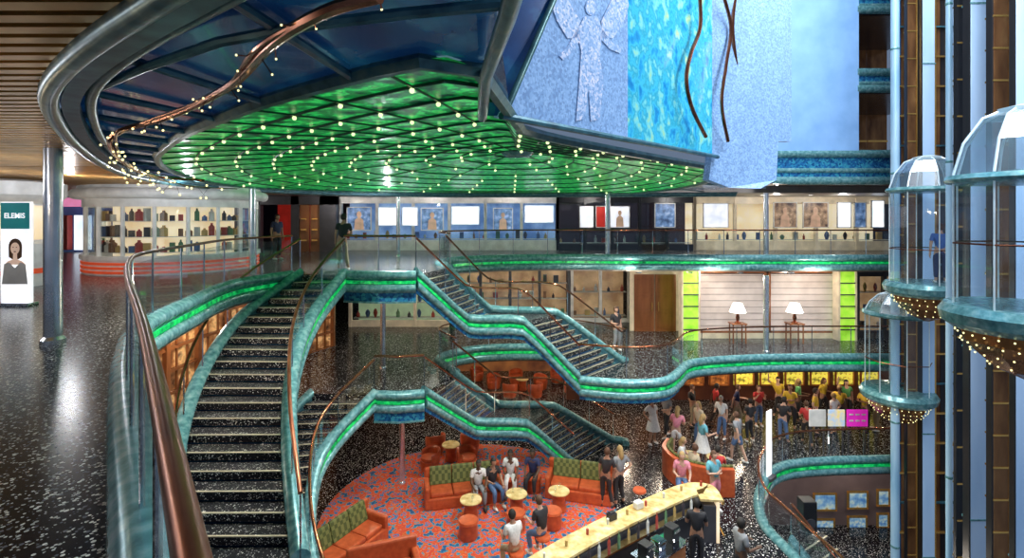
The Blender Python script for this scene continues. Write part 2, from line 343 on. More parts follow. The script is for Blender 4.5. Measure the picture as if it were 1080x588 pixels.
# ---------------------------------------------------------------- ceiling structures
rim=[V(-.55,1.35,2.5)]+[on(a,b,2.5) for a,b in ((165,2),(112,32),(66,72),(49,98),(58,126),(84,156),(118,178))]+[V(-8.3,11.5,2.5),V(-8.9,14.5,2.5),V(-8.3,17.8,2.5),V(-5.5,20.3,2.5),V(0,21.3,2.5),V(6,21.1,2.5),V(9,20.6,2.5)]
rims=smoothp(resample(cat_rom(rim,10),130),4)
rr=empty('trim_40',(-3,4,2.5),kind='structure')
MB().tube(rims,.06,14).build('rim_moulding',RIMM,rr,smooth=True)
MB().sweep(rims,rect(.07,.18,.0,.1)).build('rim_step',TEALD,rr)
MB().sweep(rims,circ(.25,.08,.04,10)).build('inner_moulding',RIMM,rr,smooth=True)
def rimx(y):
    for a,b in zip(rims,rims[1:]):
        if (a.y<=y<=b.y) and a.x<0 and b.y<20: return a.x+(b.x-a.x)*(y-a.y)/max(1e-6,b.y-a.y)
    return -.7 if y<2 else -7.8
m=MB(); y=-.5
while y<20.4:
    x=rimx(max(y,1.36)); m.box(((x-24)/2,y,2.56),(x+24,.085,.05)); y+=.14 if y<9 else .22
m.build('ceiling',GOLD,kind='structure')
bk=[(-24,-1),(-.6,-1)]+[(p.x-.02,p.y) for p in rims if p.y<20 and p.x<0]+[(-7,21),(-24,21)]
MB().prism(bk,2.62,2.7).build('ceiling',mat('slat_backing',(.14,.07,.03),3,.5),kind='structure')
MB().prism([(-30,21.3),(24,21.3),(24,31),(-30,31)],2.62,2.9).build('ceiling',CEILL,kind='structure')
# green glass disc
cz=2.6; cen=V(.1,9.3,cz+.25)
gb=[on(165,163,cz),on(178,178,cz),on(230,193,cz),on(320,202,cz),on(430,206,cz),on(540,206.5,cz),on(640,205,cz),on(715,198,cz),on(762,184,cz),V(4.0,10.1,cz),V(2.2,8.1,cz),V(.6,6.3,cz),V(-.02,5.3,cz),V(-.13,4.4,cz),V(-.2,3.3,cz),V(-.26,2.95,cz),on(420,66,cz),on(350,85,cz),on(285,103,cz),on(230,124,cz),on(190,142,cz)]
gb=smoothp(resample(cat_rom(gb+[gb[0]],6),240),2)[:-1]
def polar(P): return sorted((math.atan2(p.y-cen.y,p.x-cen.x),(Vector(p[:2])-Vector(cen[:2])).length) for p in P)
pb=polar(gb)
def rad(q,pl=pb):
    q=(q+math.pi)%(2*math.pi)-math.pi
    ks=[x[0] for x in pl]; i=bisect.bisect(ks,q); a=pl[i-1]; b=pl[i%len(pl)]
    d=(b[0]-a[0])%(2*math.pi); t=((q-a[0])%(2*math.pi))/max(d,1e-6); return a[1]+(b[1]-a[1])*t
def gp(t,q,dz=0.):
    r=rad(q)*t; return V(cen.x+r*math.cos(q),cen.y+r*math.sin(q),cz+.22*(1-t*t)+dz)
gd=empty('stained_glass_ceiling',(cen.x,cen.y,cz),'huge round green stained glass ceiling dotted with small lamps','ceiling panel')
NS=40; rings=[.05,.13,.22,.33,.44,.56,.68,.79,.9,1.]
m=MB(); vs=[];fs=[]; NN=240; TT=[.001]+rings
for t in TT:
    for k in range(NN): vs.append(gp(t,2*math.pi*k/NN))
for i in range(len(TT)-1):
    for k in range(NN): fs.append((i*NN+k,i*NN+(k+1)%NN,(i+1)*NN+(k+1)%NN,(i+1)*NN+k))
m.add(vs,fs); m.build('glass',GREENG,gd,smooth=True)
for k in range(NS):
    q=2*math.pi*k/NS; st=0 if k%4==0 else (2 if k%2==0 else 5)
    MB().tube([gp(t,q,-.01) for t in rings[st:]],.011,5).build('rib',RIBM,gd)
for t in rings:
    MB().tube([gp(t,2*math.pi*k/120,-.01) for k in range(120)],.017 if t<1 else .06,6,closed=True).build('ring',RIBM if t<1 else RIMM,gd,smooth=True)
MB().lathe([(.3,0),(.24,-.06),(.05,-.08)],gp(0,0,-.02),20).build('centre_boss',TEAL,gd,smooth=True)
bl=[]
for i,t in enumerate(rings[1:-1]+[.95,.84,.73,.62,.5]):
    for k in range(NS):
        q=2*math.pi*k/NS; p=gp(t,q,-.04)
        if all((p-b).length>.4+.012*p.y+.05*max(0,p.y-9) for b in bl): bl.append(p)
bl.sort(key=lambda p:p.length)
for p in bl[:100]: MB().ball(p,.018+.0009*p.y,8).build('bulb',BULBG,gd)
m=MB()
for p in bl[100:]: m.ball(p,.018+.001*p.y,6)
if bl[100:]: m.build('bulb',BULBG,gd,kind='stuff')
pr=polar([p for p in rims]+[V(2,.9,0),V(6,2,0),V(8,6,0),V(9,12,0),V(9,18,0)])
dz=empty('trim_41',(0,9,2.7),kind='structure')
m=MB(); vs=[];fs=[]
def skipq(q): return -1.585<((q+math.pi)%(2*math.pi)-math.pi)<.7
for k in range(NN):
    q=2*math.pi*k/NN; r0=rad(q)*.995; r1=max(r0+.02,rad(q,pr))
    vs+=[V(cen.x+r0*math.cos(q),cen.y+r0*math.sin(q),cz+.02),V(cen.x+r1*math.cos(q),cen.y+r1*math.sin(q),cz+.12)]
for k in range(NN):
    a=2*k;b=2*((k+1)%NN)
    if skipq(2*math.pi*(k+.5)/NN): continue   # the blue wall closes this side
    fs.append((a,b,b+1,a+1))
m.add(vs,fs); m.build('blue_glass_ring',DARKB,dz)
for k in range(0,32):
    q=2*math.pi*k/32
    if -1.65<((q+math.pi)%(2*math.pi)-math.pi)<.7: continue
    r0=rad(q);r1=rad(q,pr)
    if r1-r0<.3: continue
    MB().tube([V(cen.x+r*math.cos(q),cen.y+r*math.sin(q),cz+z) for r,z in ((r0,-.02),(r1,.06))],.03,8).build('radial_beam',TEALD,dz,smooth=True)
MB().tube([on(92,98,2.6),on(150,72,2.6),on(232,44,2.6),on(330,26,2.6),on(430,14,2.6),on(535,4,2.6)],.03,8).build('cross_beam',TEALD,dz,smooth=True)
bmr=empty('trim_42',(-.2,4.5,2.56),kind='structure')
MB().tube([V(-.27,4.65,2.55),V(-.17,3.3,2.55),V(-.02,2.3,2.55),V(.05,1.7,2.55)],.045,10).build('edge_beam',RIMM,bmr,smooth=True)
MB().add([at(508,122,4.66),at(534,122,4.66),at(592,-14,4.98),at(530,-14,4.74)],[(0,1,2,3)]).build('edge_panel',DARKB,bmr)
MB().tube([at(531,123,4.6),at(590,-14,4.93)],.03,10).build('edge_beam',RIMM,bmr,smooth=True)
def ribbon(pts,z,r,label,nb):
    P=cat_rom([on(a,b,z+dz_) for a,b,dz_ in pts],8); root=empty('copper_pipe',P[0],label,'pipe')
    MB().tube(P,r,8).build('pipe',COPPER,root,smooth=True)
    for i,p in enumerate(resample(P,nb)):
        k_=p.y*.5; o=V(math.sin(i*2.1)*.05,math.cos(i*1.7)*.03,-.03+.05*math.sin(i*1.3))*max(1,k_*.6)
        MB().tube([p,p+o],.003,4).ball(p+o,.0042*max(1,p.y*.55),6,1).build('bulb',[COPPER,BULB],root)
ribbon([(400,-4,0),(340,14,0),(285,48,0),(240,92,0),(180,122,0),(128,138,0),(116,152,-.05),(132,172,-.05),(165,186,0),(215,190,0)],2.35,.024,'copper pipe with tiny lamps winding below the blue ceiling ring',46)
ribbon([(330,18,.05),(270,52,.05),(230,98,.05),(150,130,.05),(122,146,0),(142,180,0),(200,196,0),(250,199,0)],2.3,.012,'thinner copper pipe twisting beside the thick ceiling pipe',40)
# ---------------------------------------------------------------- blue walls
P0=V(-.08,4.6,0);P1=V(3.75,9.0,0)
def wp(s,z,o=0.):
    p=P0.lerp(P1,s); n=V(4.4,-3.83,0).normalized(); return V(p.x,p.y,z)+n*o
def wall_poly(name,pts,th,m,**kw):
    a=[Vector(p) for p in pts]; n=(a[1]-a[0]).cross(a[-1]-a[0]).normalized(); k=len(a)
    b=MB(); b.add(a+[p-n*th for p in a],[tuple(range(k)),tuple(range(2*k-1,k-1,-1))]+[(i,(i+1)%k,k+(i+1)%k,k+i) for i in range(k)]); return b.build(name,m,**kw)
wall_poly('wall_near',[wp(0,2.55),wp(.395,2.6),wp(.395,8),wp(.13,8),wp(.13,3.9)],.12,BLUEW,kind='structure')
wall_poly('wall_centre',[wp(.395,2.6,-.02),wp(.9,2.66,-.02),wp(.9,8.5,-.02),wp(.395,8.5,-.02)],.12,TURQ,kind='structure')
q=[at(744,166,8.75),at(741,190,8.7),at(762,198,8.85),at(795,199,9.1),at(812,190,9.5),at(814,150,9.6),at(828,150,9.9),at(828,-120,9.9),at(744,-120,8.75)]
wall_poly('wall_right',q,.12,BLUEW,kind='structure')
MB().tube([wp(-.01,2.54,.03),wp(.92,2.65,.03)],.035,8).build('trim_43',TEALD,smooth=True,kind='structure')
MB().bx(10.35,13.55,20,20.3,4.2,14).build('wall_back',BLUEW2,kind='structure')
def wpx(px,py,o=.1):
    r=(px-540)/F; s=(r*4.6+.08)/(3.83-r*4.4); Y=4.6+4.4*s; return wp(s,H+(HY-py)/F*Y,o)
fg=MB()
def fz(a,b): return (622+(a-622)*1.12,(b-60)*1.15+52)
def blob(cx,cy,w,h):
    fg.add([wpx(*fz(cx+w*math.cos(2*math.pi*k/14),cy+h*math.sin(2*math.pi*k/14)),.012) for k in range(14)],[tuple(range(14))])
def ploy(pts): fg.add([wpx(*fz(a,b),.014) for a,b in pts],[tuple(range(len(pts)))])
blob(622,22,5,7)
ploy([(616,30),(628,30),(634,44),(630,62),(634,90),(630,124),(622,126),(620,96),(616,124),(608,126),(611,92),(613,62),(609,44)])
ploy([(612,34),(600,14),(588,4),(584,16),(590,34),(600,50),(610,50)]); ploy([(632,34),(642,14),(655,6),(658,20),(652,38),(643,50),(633,50)])
ploy([(610,40),(600,58),(592,66),(596,70),(606,62),(613,50)]); ploy([(632,40),(642,54),(652,58),(650,64),(640,60),(631,50)])
fg.build('wall_relief',PALE,label='pale winged figure relief on the blue mosaic wall at the top',cat='relief')
for pts,lb in (([(728,-8),(729,30),(719,58),(714,85),(720,115),(735,145)],'left copper pipe curving down the turquoise mosaic wall'),([(752,-8),(762,30),(757,70),(752,110),(759,150)],'middle copper pipe curving down the turquoise mosaic wall'),([(768,-8),(764,30),(768,70),(774,110),(770,163)],'right copper pipe at the edge of the turquoise mosaic wall')):
    MB().tube(cat_rom([wpx(a,b,.14) for a,b in pts],6),.03,8).build('copper_pipe',COPPER,smooth=True,label=lb,cat='pipe')
for i,(z0,z1) in enumerate(((2.9,4.2),(6.5,7.4),(9.6,10.4))):
    e=empty('trim_%d'%(50+i),(12,20.4,z0),kind='structure')
    Pd=[V(10.2,20.1,z1-.1),V(16,20.1,z1-.1)] if i==0 else [V(13.5,20.1,z1-.1),V(16,20.1,z1-.1)]
    MB().sweep(Pd,circ(0,0,.16)).build('edge_moulding',TEAL,e,smooth=True)
    MB().sweep(Pd,rect(-.05,.02,-(z1-z0)+.1,0)).build('blue_panel',BLUEP,e)
    MB().sweep([p+V(0,0,-(z1-z0)/2) for p in Pd],circ(0,0,.1)).build('middle_moulding',TEAL,e,smooth=True)
    MB().sweep([p+V(0,0,-(z1-z0)+.25) for p in Pd],circ(0,0,.16)).build('lower_moulding',TEAL,e,smooth=True)
    MB().bx(10,18,20.3,25,z0,z0+.3).build('slab',CEILD,e)
e=empty('wall_upper',(14,24.5,2.9),kind='structure')
for x in range(8):
    MB().bx(10+x,10.94+x,24.5,24.6,2.9,14).build('panel',BRONZE,e)
    for z in (3.6,5.2,8.0,11): MB().bx(10+x,10.94+x,24.44,24.5,z,z+.08).build('cross_bar',GOLDT,e)
# ---------------------------------------------------------------- outer walls
MB().bx(-30,24,30.6,31,ZC-4,3).build('wall_far',mat('far_wall',(.05,.03,.03),2,.5),kind='structure')
MB().bx(-30.3,-30,-3,31,ZC-1,3).build('wall_left',GREYD,kind='structure')
wr=empty('wall_shaft',(15,17,ZD),kind='structure')
x=12.9;k=0
seq=[(DEEPB,.24),(BRONZE,.4),(BLACK,.22),(TUBEW,.26),(BRONZE,.36),(BLACK,.26),(TUBEW,.3),(DEEPB,.3),(BRONZE,.46),(BLACK,.24)]
while x<21:
    mm,w_=seq[k%len(seq)]; MB().bx(x,x+w_,17.3,17.4,ZD,15).build('shaft_panel',mm,wr)
    if k%2: MB().bx(x+w_-.03,x+w_+.03,17.2,17.4,ZD,15).build('shaft_trim',GOLDT,wr)
    x+=w_+.02;k+=1
for z in range(-10,15,1): MB().bx(12.9,20.8,17.2,17.28,z,z+.05).build('shaft_band',GOLDT if z%4 else TEALD,wr)
# ---------------------------------------------------------------- elevators
def tubecol(px,Y,r,label,m=TUBEB,flat=False,step=4,cm_=None):
    x=(px-540)/F*Y; e=empty('lift_guide_column',(x,Y,ZD),label,'column')
    if flat:
        MB().box((x,Y,(ZD+15)/2),(2*r,r,15-ZD)).build('shaft',m,e,bevel=.02)
        for s in (-1,1): MB().box((x+s*(r+.02),Y-.02,(ZD+15)/2),(.035,r*.8,15-ZD)).build('edge_strip',GOLDT if s>0 else BLACK,e)
        z=ZD+1
        while z<14: MB().box((x,Y,z),(2*r+.03,r+.03,.04)).build('collar',cm_ or TEAL,e); z+=step
        return
    MB().tube([V(x,Y,ZD),V(x,Y,15)],r,14).build('shaft',m,e,smooth=True)
    for z in range(-9,15,4): MB().lathe([(r*1.0,0),(r*1.12,.02),(r*1.12,.05),(r,.07)],(x,Y,z),14).build('collar',TEAL,e,smooth=True)
tubecol(944,16.5,.12,'leftmost light blue lift guide column behind the small glass lifts')
tubecol(977,16.7,.2,'pale blue panel column directly behind the middle glass lift',TUBEW,True)
tubecol(960,16.8,.14,'dark gridded bronze strip left of the middle lift column',BRONZE,True,.9,GOLDT)
tubecol(1001,13,.07,'light blue rod between the middle and the near glass lift')
tubecol(1029,12,.21,'broad pale blue panel column just left of the near lift',TUBEW,True)
tubecol(1012,12.6,.1,'black strip with gold rungs beside the broad blue column',BLACK,True,.9,GOLDT)
tubecol(1052,11.2,.17,'bronze gridded strip behind the near lift',BRONZE,True,.7,GOLDT)
tubecol(1075,10.6,.14,'pale blue panel column behind the near lift at the right edge',TUBEW,True)
def lift(px,Y,zf,h,r,label,roof=1.1):
    x=(px-540)/F*Y; e=empty('glass_lift',(x,Y,zf-1.2),label,'lift'); n=8;a0=R(22.5)
    c=(x,Y,zf)
    MB().lathe([(r*.92,.03),(r*1.1,.02),(r*1.18,-.1),(r*1.14,-.26),(r*1.0,-.36),(r*.9,-.38)],c,n*3,a0=a0).build('base_ring',TEAL,e,smooth=True)
    MB().lathe([(r*.9,-.38),(r*.84,-.56),(r*.7,-.72),(r*.4,-.98),(r*.05,-1.12)],c,n,a0=a0).build('underside',BRONZE,e)
    for rr_,zz,k in ((r*.93,-.43,30),(r*.86,-.58,28),(r*.73,-.74,22),(r*.5,-.92,16)):
        for j in range(k):
            q=2*math.pi*j/k; MB().ball((x+rr_*math.cos(q),Y+rr_*math.sin(q),zf+zz),.015,6).build('lamp',BULB,e)
    for k in range(n):
        q0=a0+2*math.pi*k/n;q1=a0+2*math.pi*(k+1)/n; A=V(x+r*math.cos(q0),Y+r*math.sin(q0),0);B=V(x+r*math.cos(q1),Y+r*math.sin(q1),0)
        MB().add([A+up*zf,B+up*zf,B+up*(zf+h),A+up*(zf+h)],[(0,1,2,3)]).build('glass_pane',GLASSB,e)
        MB().tube([A+up*zf,A+up*(zf+h)],.014,6).build('mullion',PALEG,e)
        MB().tube([A+up*(zf+1),B+up*(zf+1)],.016,6).build('handrail',COPPER,e)
        def rp(q,f,z): return V(x+r*f*math.cos(q),Y+r*f*math.sin(q),zf+h+z)
        lv=[(1.,.1),(.86,roof*.55),(.6,roof*.9),(.35,roof)]
        m=MB(); vs=[]
        for f,z in lv: vs+=[rp(q0,f,z),rp(q1,f,z)]
        m.add(vs,[(2*i,2*i+1,2*i+3,2*i+2) for i in range(3)]); m.build('roof_pane',GLASSR,e)
        MB().tube([rp(q0,f,z) for f,z in lv],.02,6).build('roof_rib',PALEG,e)
    MB().lathe([(r*.95,0),(r*1.06,.02),(r*1.1,.07),(r*1.06,.14),(r*.9,.16)],(x,Y,zf+h-.05),n*3,a0=a0).build('roof_ring',TEAL,e,smooth=True)
    MB().lathe([(r*.38,0),(r*.4,.06),(r*.2,.1)],(x,Y,zf+h+roof-.03),n,a0=a0).build('roof_cap',PALEG,e)
    MB().lathe([(r*.95,-.02),(r*.95,.01)],c,n,a0=a0).build('cabin_floor',TERR,e)
lift(1084,8,.22,2.0,.93,'large near glass lift with dome roof at the right edge')
lift(978,15,-.3,2.7,.92,'middle glass lift level with the top deck',.95)
lift(947,17,-4.1,2.5,.92,'small lower glass lift behind the middle lift',.7)
# ---------------------------------------------------------------- shops
def frame_rect(m,x0,x1,y,z0,z1,t,d=.08,mi=0):
    m.bx(x0,x1,y-d,y,z1-t,z1,mi); m.bx(x0,x1,y-d,y,z0,z0+t,mi); m.bx(x0,x0+t,y-d,y,z0,z1,mi); m.bx(x1-t,x1,y-d,y,z0,z1,mi)
PRC=[mat('goods_red',(.45,.06,.04),5,.4),mat('goods_white',(.7,.7,.66),5,.4),mat('goods_blue',(.08,.15,.35),5,.4),mat('goods_gold',(.55,.36,.12),5,.4),mat('goods_brown',(.25,.12,.06),5,.4),mat('goods_dark',(.05,.04,.05),5,.4),mat('goods_green',(.12,.25,.12),5,.4)]
def shop(px0,px1,Y,z0,z1,n,fm,backm,label,short,band=.4,sill=.35,depth=1.2,shelves=2,goods=True):
    k=Y/F; x0=(px0-540)*k;x1=(px1-540)*k; e=empty('boutique',((x0+x1)/2,Y,z0),label,'shop')
    MB().bx(x0,x1,Y-.1,Y+.05,z1-band,z1).build('sign_board',fm,e,bevel=.01); MB().bx(x0,x1,Y-.1,Y+.05,z0,z0+sill).build('plinth',fm,e,bevel=.01)
    MB().bx(x0,x1,Y+depth,Y+depth+.05,z0,z1).build('back_panel',backm,e)
    w=(x1-x0)/n
    for i in range(n+1): MB().bx(x0+i*w-.07,x0+i*w+.07,Y-.13,Y+.05,z0,z1).build('pilaster',fm,e,bevel=.01)
    for i in range(n): MB().bx(x0+i*w+.07,x0+(i+1)*w-.07,Y-.02,Y-.01,z0+sill,z1-band).build('window_pane',GLASS,e)
    g0=z0+sill;g1=z1-band
    for s in range(shelves):
        z=g0+(g1-g0)*s/shelves+.02
        MB().bx(x0+.05,x1-.05,Y+.25,Y+.7,z,z+.03).build('shelf',WHITE,e)
        if goods:
            xx=x0+.2
            while xx<x1-.2:
                t=random.choice([0,1,2]); hh=random.uniform(.2,.42); mm=MB(); wd=random.uniform(.1,.18)
                if t==0: mm.box((xx,Y+.45,z+.032+hh/2),(wd*1.4,.12,hh))
                elif t==1: mm.lathe([(wd*.5,0),(wd*.5,hh*.6),(wd*.2,hh*.75),(wd*.2,hh)],(xx,Y+.45,z+.032),8)
                else: mm.lathe([(wd*.35,0),(wd*.7,hh*.5),(wd*.5,hh*.8),(wd*.1,hh)],(xx,Y+.45,z+.032),8)
                mm.build('merchandise',random.choice(PRC),label='small goods on the shelves of the '+short,cat='merchandise',group='goods in the '+short)
                xx+=random.uniform(.36,.7)
    return e
def poster(px0,px1,py0,py1,Y,m,label,fm=WHITE,inset=None):
    a=at(px0,py1,Y);b=at(px1,py0,Y); e=empty('poster',(a.x,Y,a.z),label,'poster')
    mm=MB(); frame_rect(mm,a.x,b.x,Y,a.z,b.z,.04); mm.build('frame',fm,e)
    MB().bx(a.x+.03,b.x-.03,Y-.04,Y-.02,a.z+.03,b.z-.03).build('print',m,e)
    if inset:
        mm=MB(); cx=(a.x+b.x)/2; w=(b.x-a.x); h=(b.z-a.z); mm.ball((cx,Y-.05,a.z+h*.68),w*.1,10,0,(1,.05,1.3)); mm.add([(cx-w*.2,Y-.045,a.z+.05),(cx+w*.2,Y-.045,a.z+.05),(cx+w*.17,Y-.045,a.z+h*.45),(cx+w*.04,Y-.045,a.z+h*.56),(cx-w*.04,Y-.045,a.z+h*.56),(cx-w*.17,Y-.045,a.z+h*.45)],[tuple(range(6))]); mm.build('figure_print',inset,e)
    return e
LITB=mat('lit_bluewhite',[(.4,(.6,.76,1)),(.6,(.9,.95,1))],2,.4,emit=1.3)
PM=[mat('print_blue',[(.35,(.03,.06,.14)),(.55,(.12,.22,.42)),(.75,(.4,.5,.65))],4,.4,emit=.6),mat('print_pale',[(.3,(.55,.62,.75)),(.7,(.9,.9,.95))],3,.4,emit=.8),mat('print_brown',[(.35,(.06,.04,.04)),(.55,(.3,.2,.13)),(.75,(.6,.45,.32))],4,.4,emit=.5),LITB]
SKINP=mat('print_skin',(.55,.36,.25),4,.5,emit=.3)
BLUEB=mat('blue_display_back',[(.35,(.1,.2,.45)),(.65,(.3,.45,.7))],1.2,.5,emit=.5)
shop(360,588,25,0,2.6,6,WHITE,BLUEB,'white framed shop with blue display windows on the top deck','white framed shop',.32,.5,1.3,1)
shop(588,732,25,0,2.6,5,BLACK,mat('blackred_back',(.06,.03,.04),2,.4,emit=.1),'black fronted shop in the middle of the top deck','black fronted shop',.3,.3,1.3,1)
shop(732,945,25,0,2.6,5,CREAM,LITC,'cream lit shop on the right of the top deck','cream top deck shop',.35,.45,1.6,1)
for a in [(366,392,218,243,PM[0],'dark figure poster in the first window of the white shop',SKINP),(399,422,218,238,LITB,'bright pale screen second in the white shop',None),(424,441,218,238,LITB,'narrow pale screen beside the second screen in the white shop',None),(444,468,219,243,PM[0],'dark portrait poster in the middle of the white shop',SKINP),(476,506,217,237,LITB,'wide bright screen in the middle of the white shop',None),(520,541,219,243,PM[0],'tall blue poster in the fifth window of the white shop',SKINP),(553,584,216,235,LITB,'bright screen at the right end of the white shop',None),
    (611,626,217,240,PM[1],'pale poster at the left of the black shop',None),(628,639,217,240,RED,'narrow red poster in the black shop',None),(643,664,217,240,PM[1],'white poster in the middle of the black shop',SKINP),(690,712,214,240,PM[0],'dark blue poster at the right of the black shop',None),
    (741,768,214,240,PM[1],'pale poster in the first cream shop window',None),(815,840,213,240,PM[2],'dark portrait poster in the third cream shop window',SKINP),(846,873,213,240,PM[2],'wide brown portrait poster in the cream shop',SKINP),(882,897,213,240,PM[3],'narrow bluish poster in the last cream shop window',None),(900,913,213,240,PM[0],'narrow dark poster beside the bluish one in the cream shop',None),(918,932,211,240,PM[3],'blue white poster at the far right of the cream shop',None)]:
    poster(a[0],a[1],a[2],a[3],24.8,a[4],a[5],inset=a[6])
k=25/F
e=empty('shop_entrance',((310-540)*k,24,0),'dark entrance with red lit opening and copper doors on the top deck','entrance')
MB().bx((240-540)*k,(285-540)*k,24,24.3,0,2.6).bx((316-540)*k,(324-540)*k,24,24.3,0,2.6).bx((345-540)*k,(362-540)*k,24,24.3,0,2.6).bx((240-540)*k,(362-540)*k,24,24.3,2.2,2.6).build('surround',GREYD,e)
MB().bx((283-540)*k,(318-540)*k,26,26.1,0,2.3).build('red_interior',RED,e)
for a,b in ((324,334),(335,345)):
    d_=MB().bx((a-540)*k,(b-540)*k,24.1,24.15,0,2.2).build('door',WOOD,e)
    for z in (.5,1.0,1.5): MB().bx((a-540)*k+.1,(b-540)*k-.1,24,24.06,z,z+.06).build('door_bar',GOLDT,e)
# curved white shop on the left
KC=V(-10.8,16.5,0); KR=2.3
e=empty('curved_kiosk',KC,'curved white shop with lit shelves and red stripes on the left of the top deck','shop')
def arc(a,b,r,z,n=28): return [V(KC.x+r*math.cos(R(a+(b-a)*i/n)),KC.y+r*math.sin(R(a+(b-a)*i/n)),z) for i in range(n+1)]
A0,A1=150,390
MB().sweep(arc(A0,A1,KR,0),rect(-.06,.06,0,.42)).build('plinth',KWHITE,e,smooth=True)
for z in (.05,.17,.29): MB().sweep(arc(A0,A1,KR,0),rect(.05,.09,z,z+.07)).build('red_stripe',ORNG,e)
MB().sweep(arc(A0,A1,KR,0),rect(-.08,.12,.42,.54)).build('sill',KWHITE,e)
MB().sweep(arc(A0,A1,KR,0),rect(-.06,.06,1.92,2.16)).build('sign_band',KWHITE,e,smooth=True)
MB().sweep(arc(A0,A1,KR+.22,0),circ(0,2.3,.15)).build('cornice',KWHITE,e,smooth=True)
MB().sweep(arc(A0,A1,KR+.05,0),rect(-.15,.12,2.4,2.54)).build('cornice_top',KWHITE,e)
MB().sweep(arc(A0,A1,KR-.7,0),rect(-.03,.03,.4,2.2)).build('lit_back',LITC,e)
MB().sweep(arc(A0,A1,KR-.02,0),rect(-.005,.005,.54,1.92)).build('window_pane',GLASS,e)
for p in arc(A0,A1,KR,0,12): MB().tube([p+up*.5,p+up*2.0],.055,8).build('mullion',KWHITE,e,smooth=True)
for z in (.6,1.05,1.5):
    MB().sweep(arc(A0,A1,KR-.38,0),rect(-.14,.14,z,z+.02)).build('shelf',WHITE,e)
    for p in arc(A0+12,A1-12,KR-.34,z+.022,36):
        if random.random()<.12: continue
        h_=random.uniform(.16,.38); w=random.uniform(.06,.11)
        if random.random()<.55: MB().lathe([(w,0),(w,h_*.7),(w*.4,h_*.85),(w*.4,h_)],p,7).build('bottle',random.choice(PRC),label='bottle on the lit shelves of the curved white shop',cat='merchandise',group='bottles in the curved white shop')
        else: MB().box(p+up*(h_/2),(w*1.6,.09,h_),random.random()).build('gift_box',random.choice(PRC),label='gift box on the lit shelves of the curved white shop',cat='merchandise',group='gift boxes in the curved white shop')
e=empty('kiosk',(-12.1,12.2,0),'white rounded kiosk at the left edge behind the poster stand','kiosk')
MB().lathe([(1.25,0),(1.25,1.0),(1.15,1.05),(1.15,1.95),(1.3,2.0),(1.45,2.15),(1.45,2.45),(1.3,2.5)],(-12.5,12.2,0),32).build('body',KWHITE,e,smooth=True)
MB().lathe([(1.27,0),(1.27,.12)],(-12.5,12.2,.3),32).build('red_stripe',ORNG,e,smooth=True)
MB().lathe([(1.17,0),(1.17,.8)],(-12.5,12.2,1.1),32).build('lit_display',LITC,e,smooth=True)
e=empty('corridor_boutique',(-20,23,0),'brightly lit shop at the end of the left corridor','shop')
MB().bx(-22.5,-15.8,24,24.1,0,2.6).build('back_panel',mat('corridor_back',(.05,.08,.2),2,.5,emit=.3),e)
for i,x in enumerate((-22,-21.1,-20.2,-19.3,-18.4,-17.5)): MB().bx(x,x+.6,23.6,23.9,.1,1.7).build('display_cabinet',[LITC,PRC[0],LITB][i%3],e,bevel=.02)
MB().bx(-22.5,-15.8,23.5,23.6,2.1,2.5).build('sign_board',mat('pink_neon',(.8,.25,.45),2,.4,emit=.8),e)
# poster stand
b0=on(16,322,0); e=empty('poster_stand',b0,'white poster stand with teal top and portrait at the left edge','poster stand')
Y=b0.y; x0=(2-540)/F*Y; x1=(34-540)/F*Y; cx=(x0+x1)/2
MB().bx(x0-.02,x1+.02,Y-.12,Y+.12,0,.06).build('base',CHROME,e,bevel=.01)
MB().bx(x0,x1,Y-.03,Y+.03,.06,1.92).build('board',LITW,e,bevel=.01)
MB().bx(x0+.02,x1-.02,Y-.045,Y-.03,1.42,1.9).build('teal_header',mat('teal_print',(.01,.25,.27),2,.5,emit=.3),e)
cm_=mat('print_hair',(.1,.045,.02),4,.5,emit=.1)
FL=lambda m_,pts,dy,mi=0: m_.add([(cx+a,Y-dy,b) for a,b in pts],[tuple(range(len(pts)))],mi)
m=MB(); m.ball((cx,Y-.034,1.1),.125,16,0,(1,.03,1.15)); FL(m,[(-.125,1.1),(-.12,.9),(-.06,.86),(.06,.86),(.12,.9),(.125,1.1)],.034); m.build('portrait_hair',cm_,e)
m=MB(); m.ball((cx,Y-.039,1.06),.085,16,0,(1,.03,1.3)); FL(m,[(-.035,1.0),(.035,1.0),(.04,.86),(.14,.82),(.2,.76),(-.2,.76),(-.14,.82),(-.04,.86)][::-1],.038); m.build('portrait_face',mat('print_face',(.75,.52,.4),4,.5,emit=.45),e)
m=MB(); FL(m,[(-.2,.77),(-.1,.8),(0,.7),(.1,.8),(.2,.77),(.24,.4),(-.24,.4)],.043); m.build('portrait_dress',WHITE,e)
m=MB()
for s in (-1,1): m.ball((cx+s*.03,Y-.043,1.08),.012,8,0,(1.3,.2,.6))
m.ball((cx,Y-.043,1.0),.018,8,0,(1.3,.2,.5)); m.build('portrait_features',cm_,e)
tx=bpy.data.curves.new('poster_text','FONT'); tx.body='ELEMIS'; tx.size=.13; tx.align_x='CENTER'; tx.offset=.003; to=bpy.data.objects.new('t',tx); C.objects.link(to)
bpy.context.view_layer.update(); tme=bpy.data.meshes.new_from_object(to.evaluated_get(bpy.context.evaluated_depsgraph_get())); bpy.data.objects.remove(to)
tme.materials.clear(); tme.materials.append(LITW); to=bpy.data.objects.new('lettering',tme); C.objects.link(to); to.parent=e; to.location=(cx-b0.x,-.05,1.62); to.rotation_euler=(R(90),0,0)
def pillar(px,Y,z0,z1,r,label):
    x=(px-540)/F*Y; e=empty('pillar',(x,Y,z0),label,'pillar')
    MB().tube([V(x,Y,z0),V(x,Y,z1)],r,20).build('shaft',CHROMB,e,smooth=True)
    MB().lathe([(r*1.35,0),(r*1.35,.06),(r,.1)],(x,Y,z0),16).build('base_collar',CHROMB,e,smooth=True)
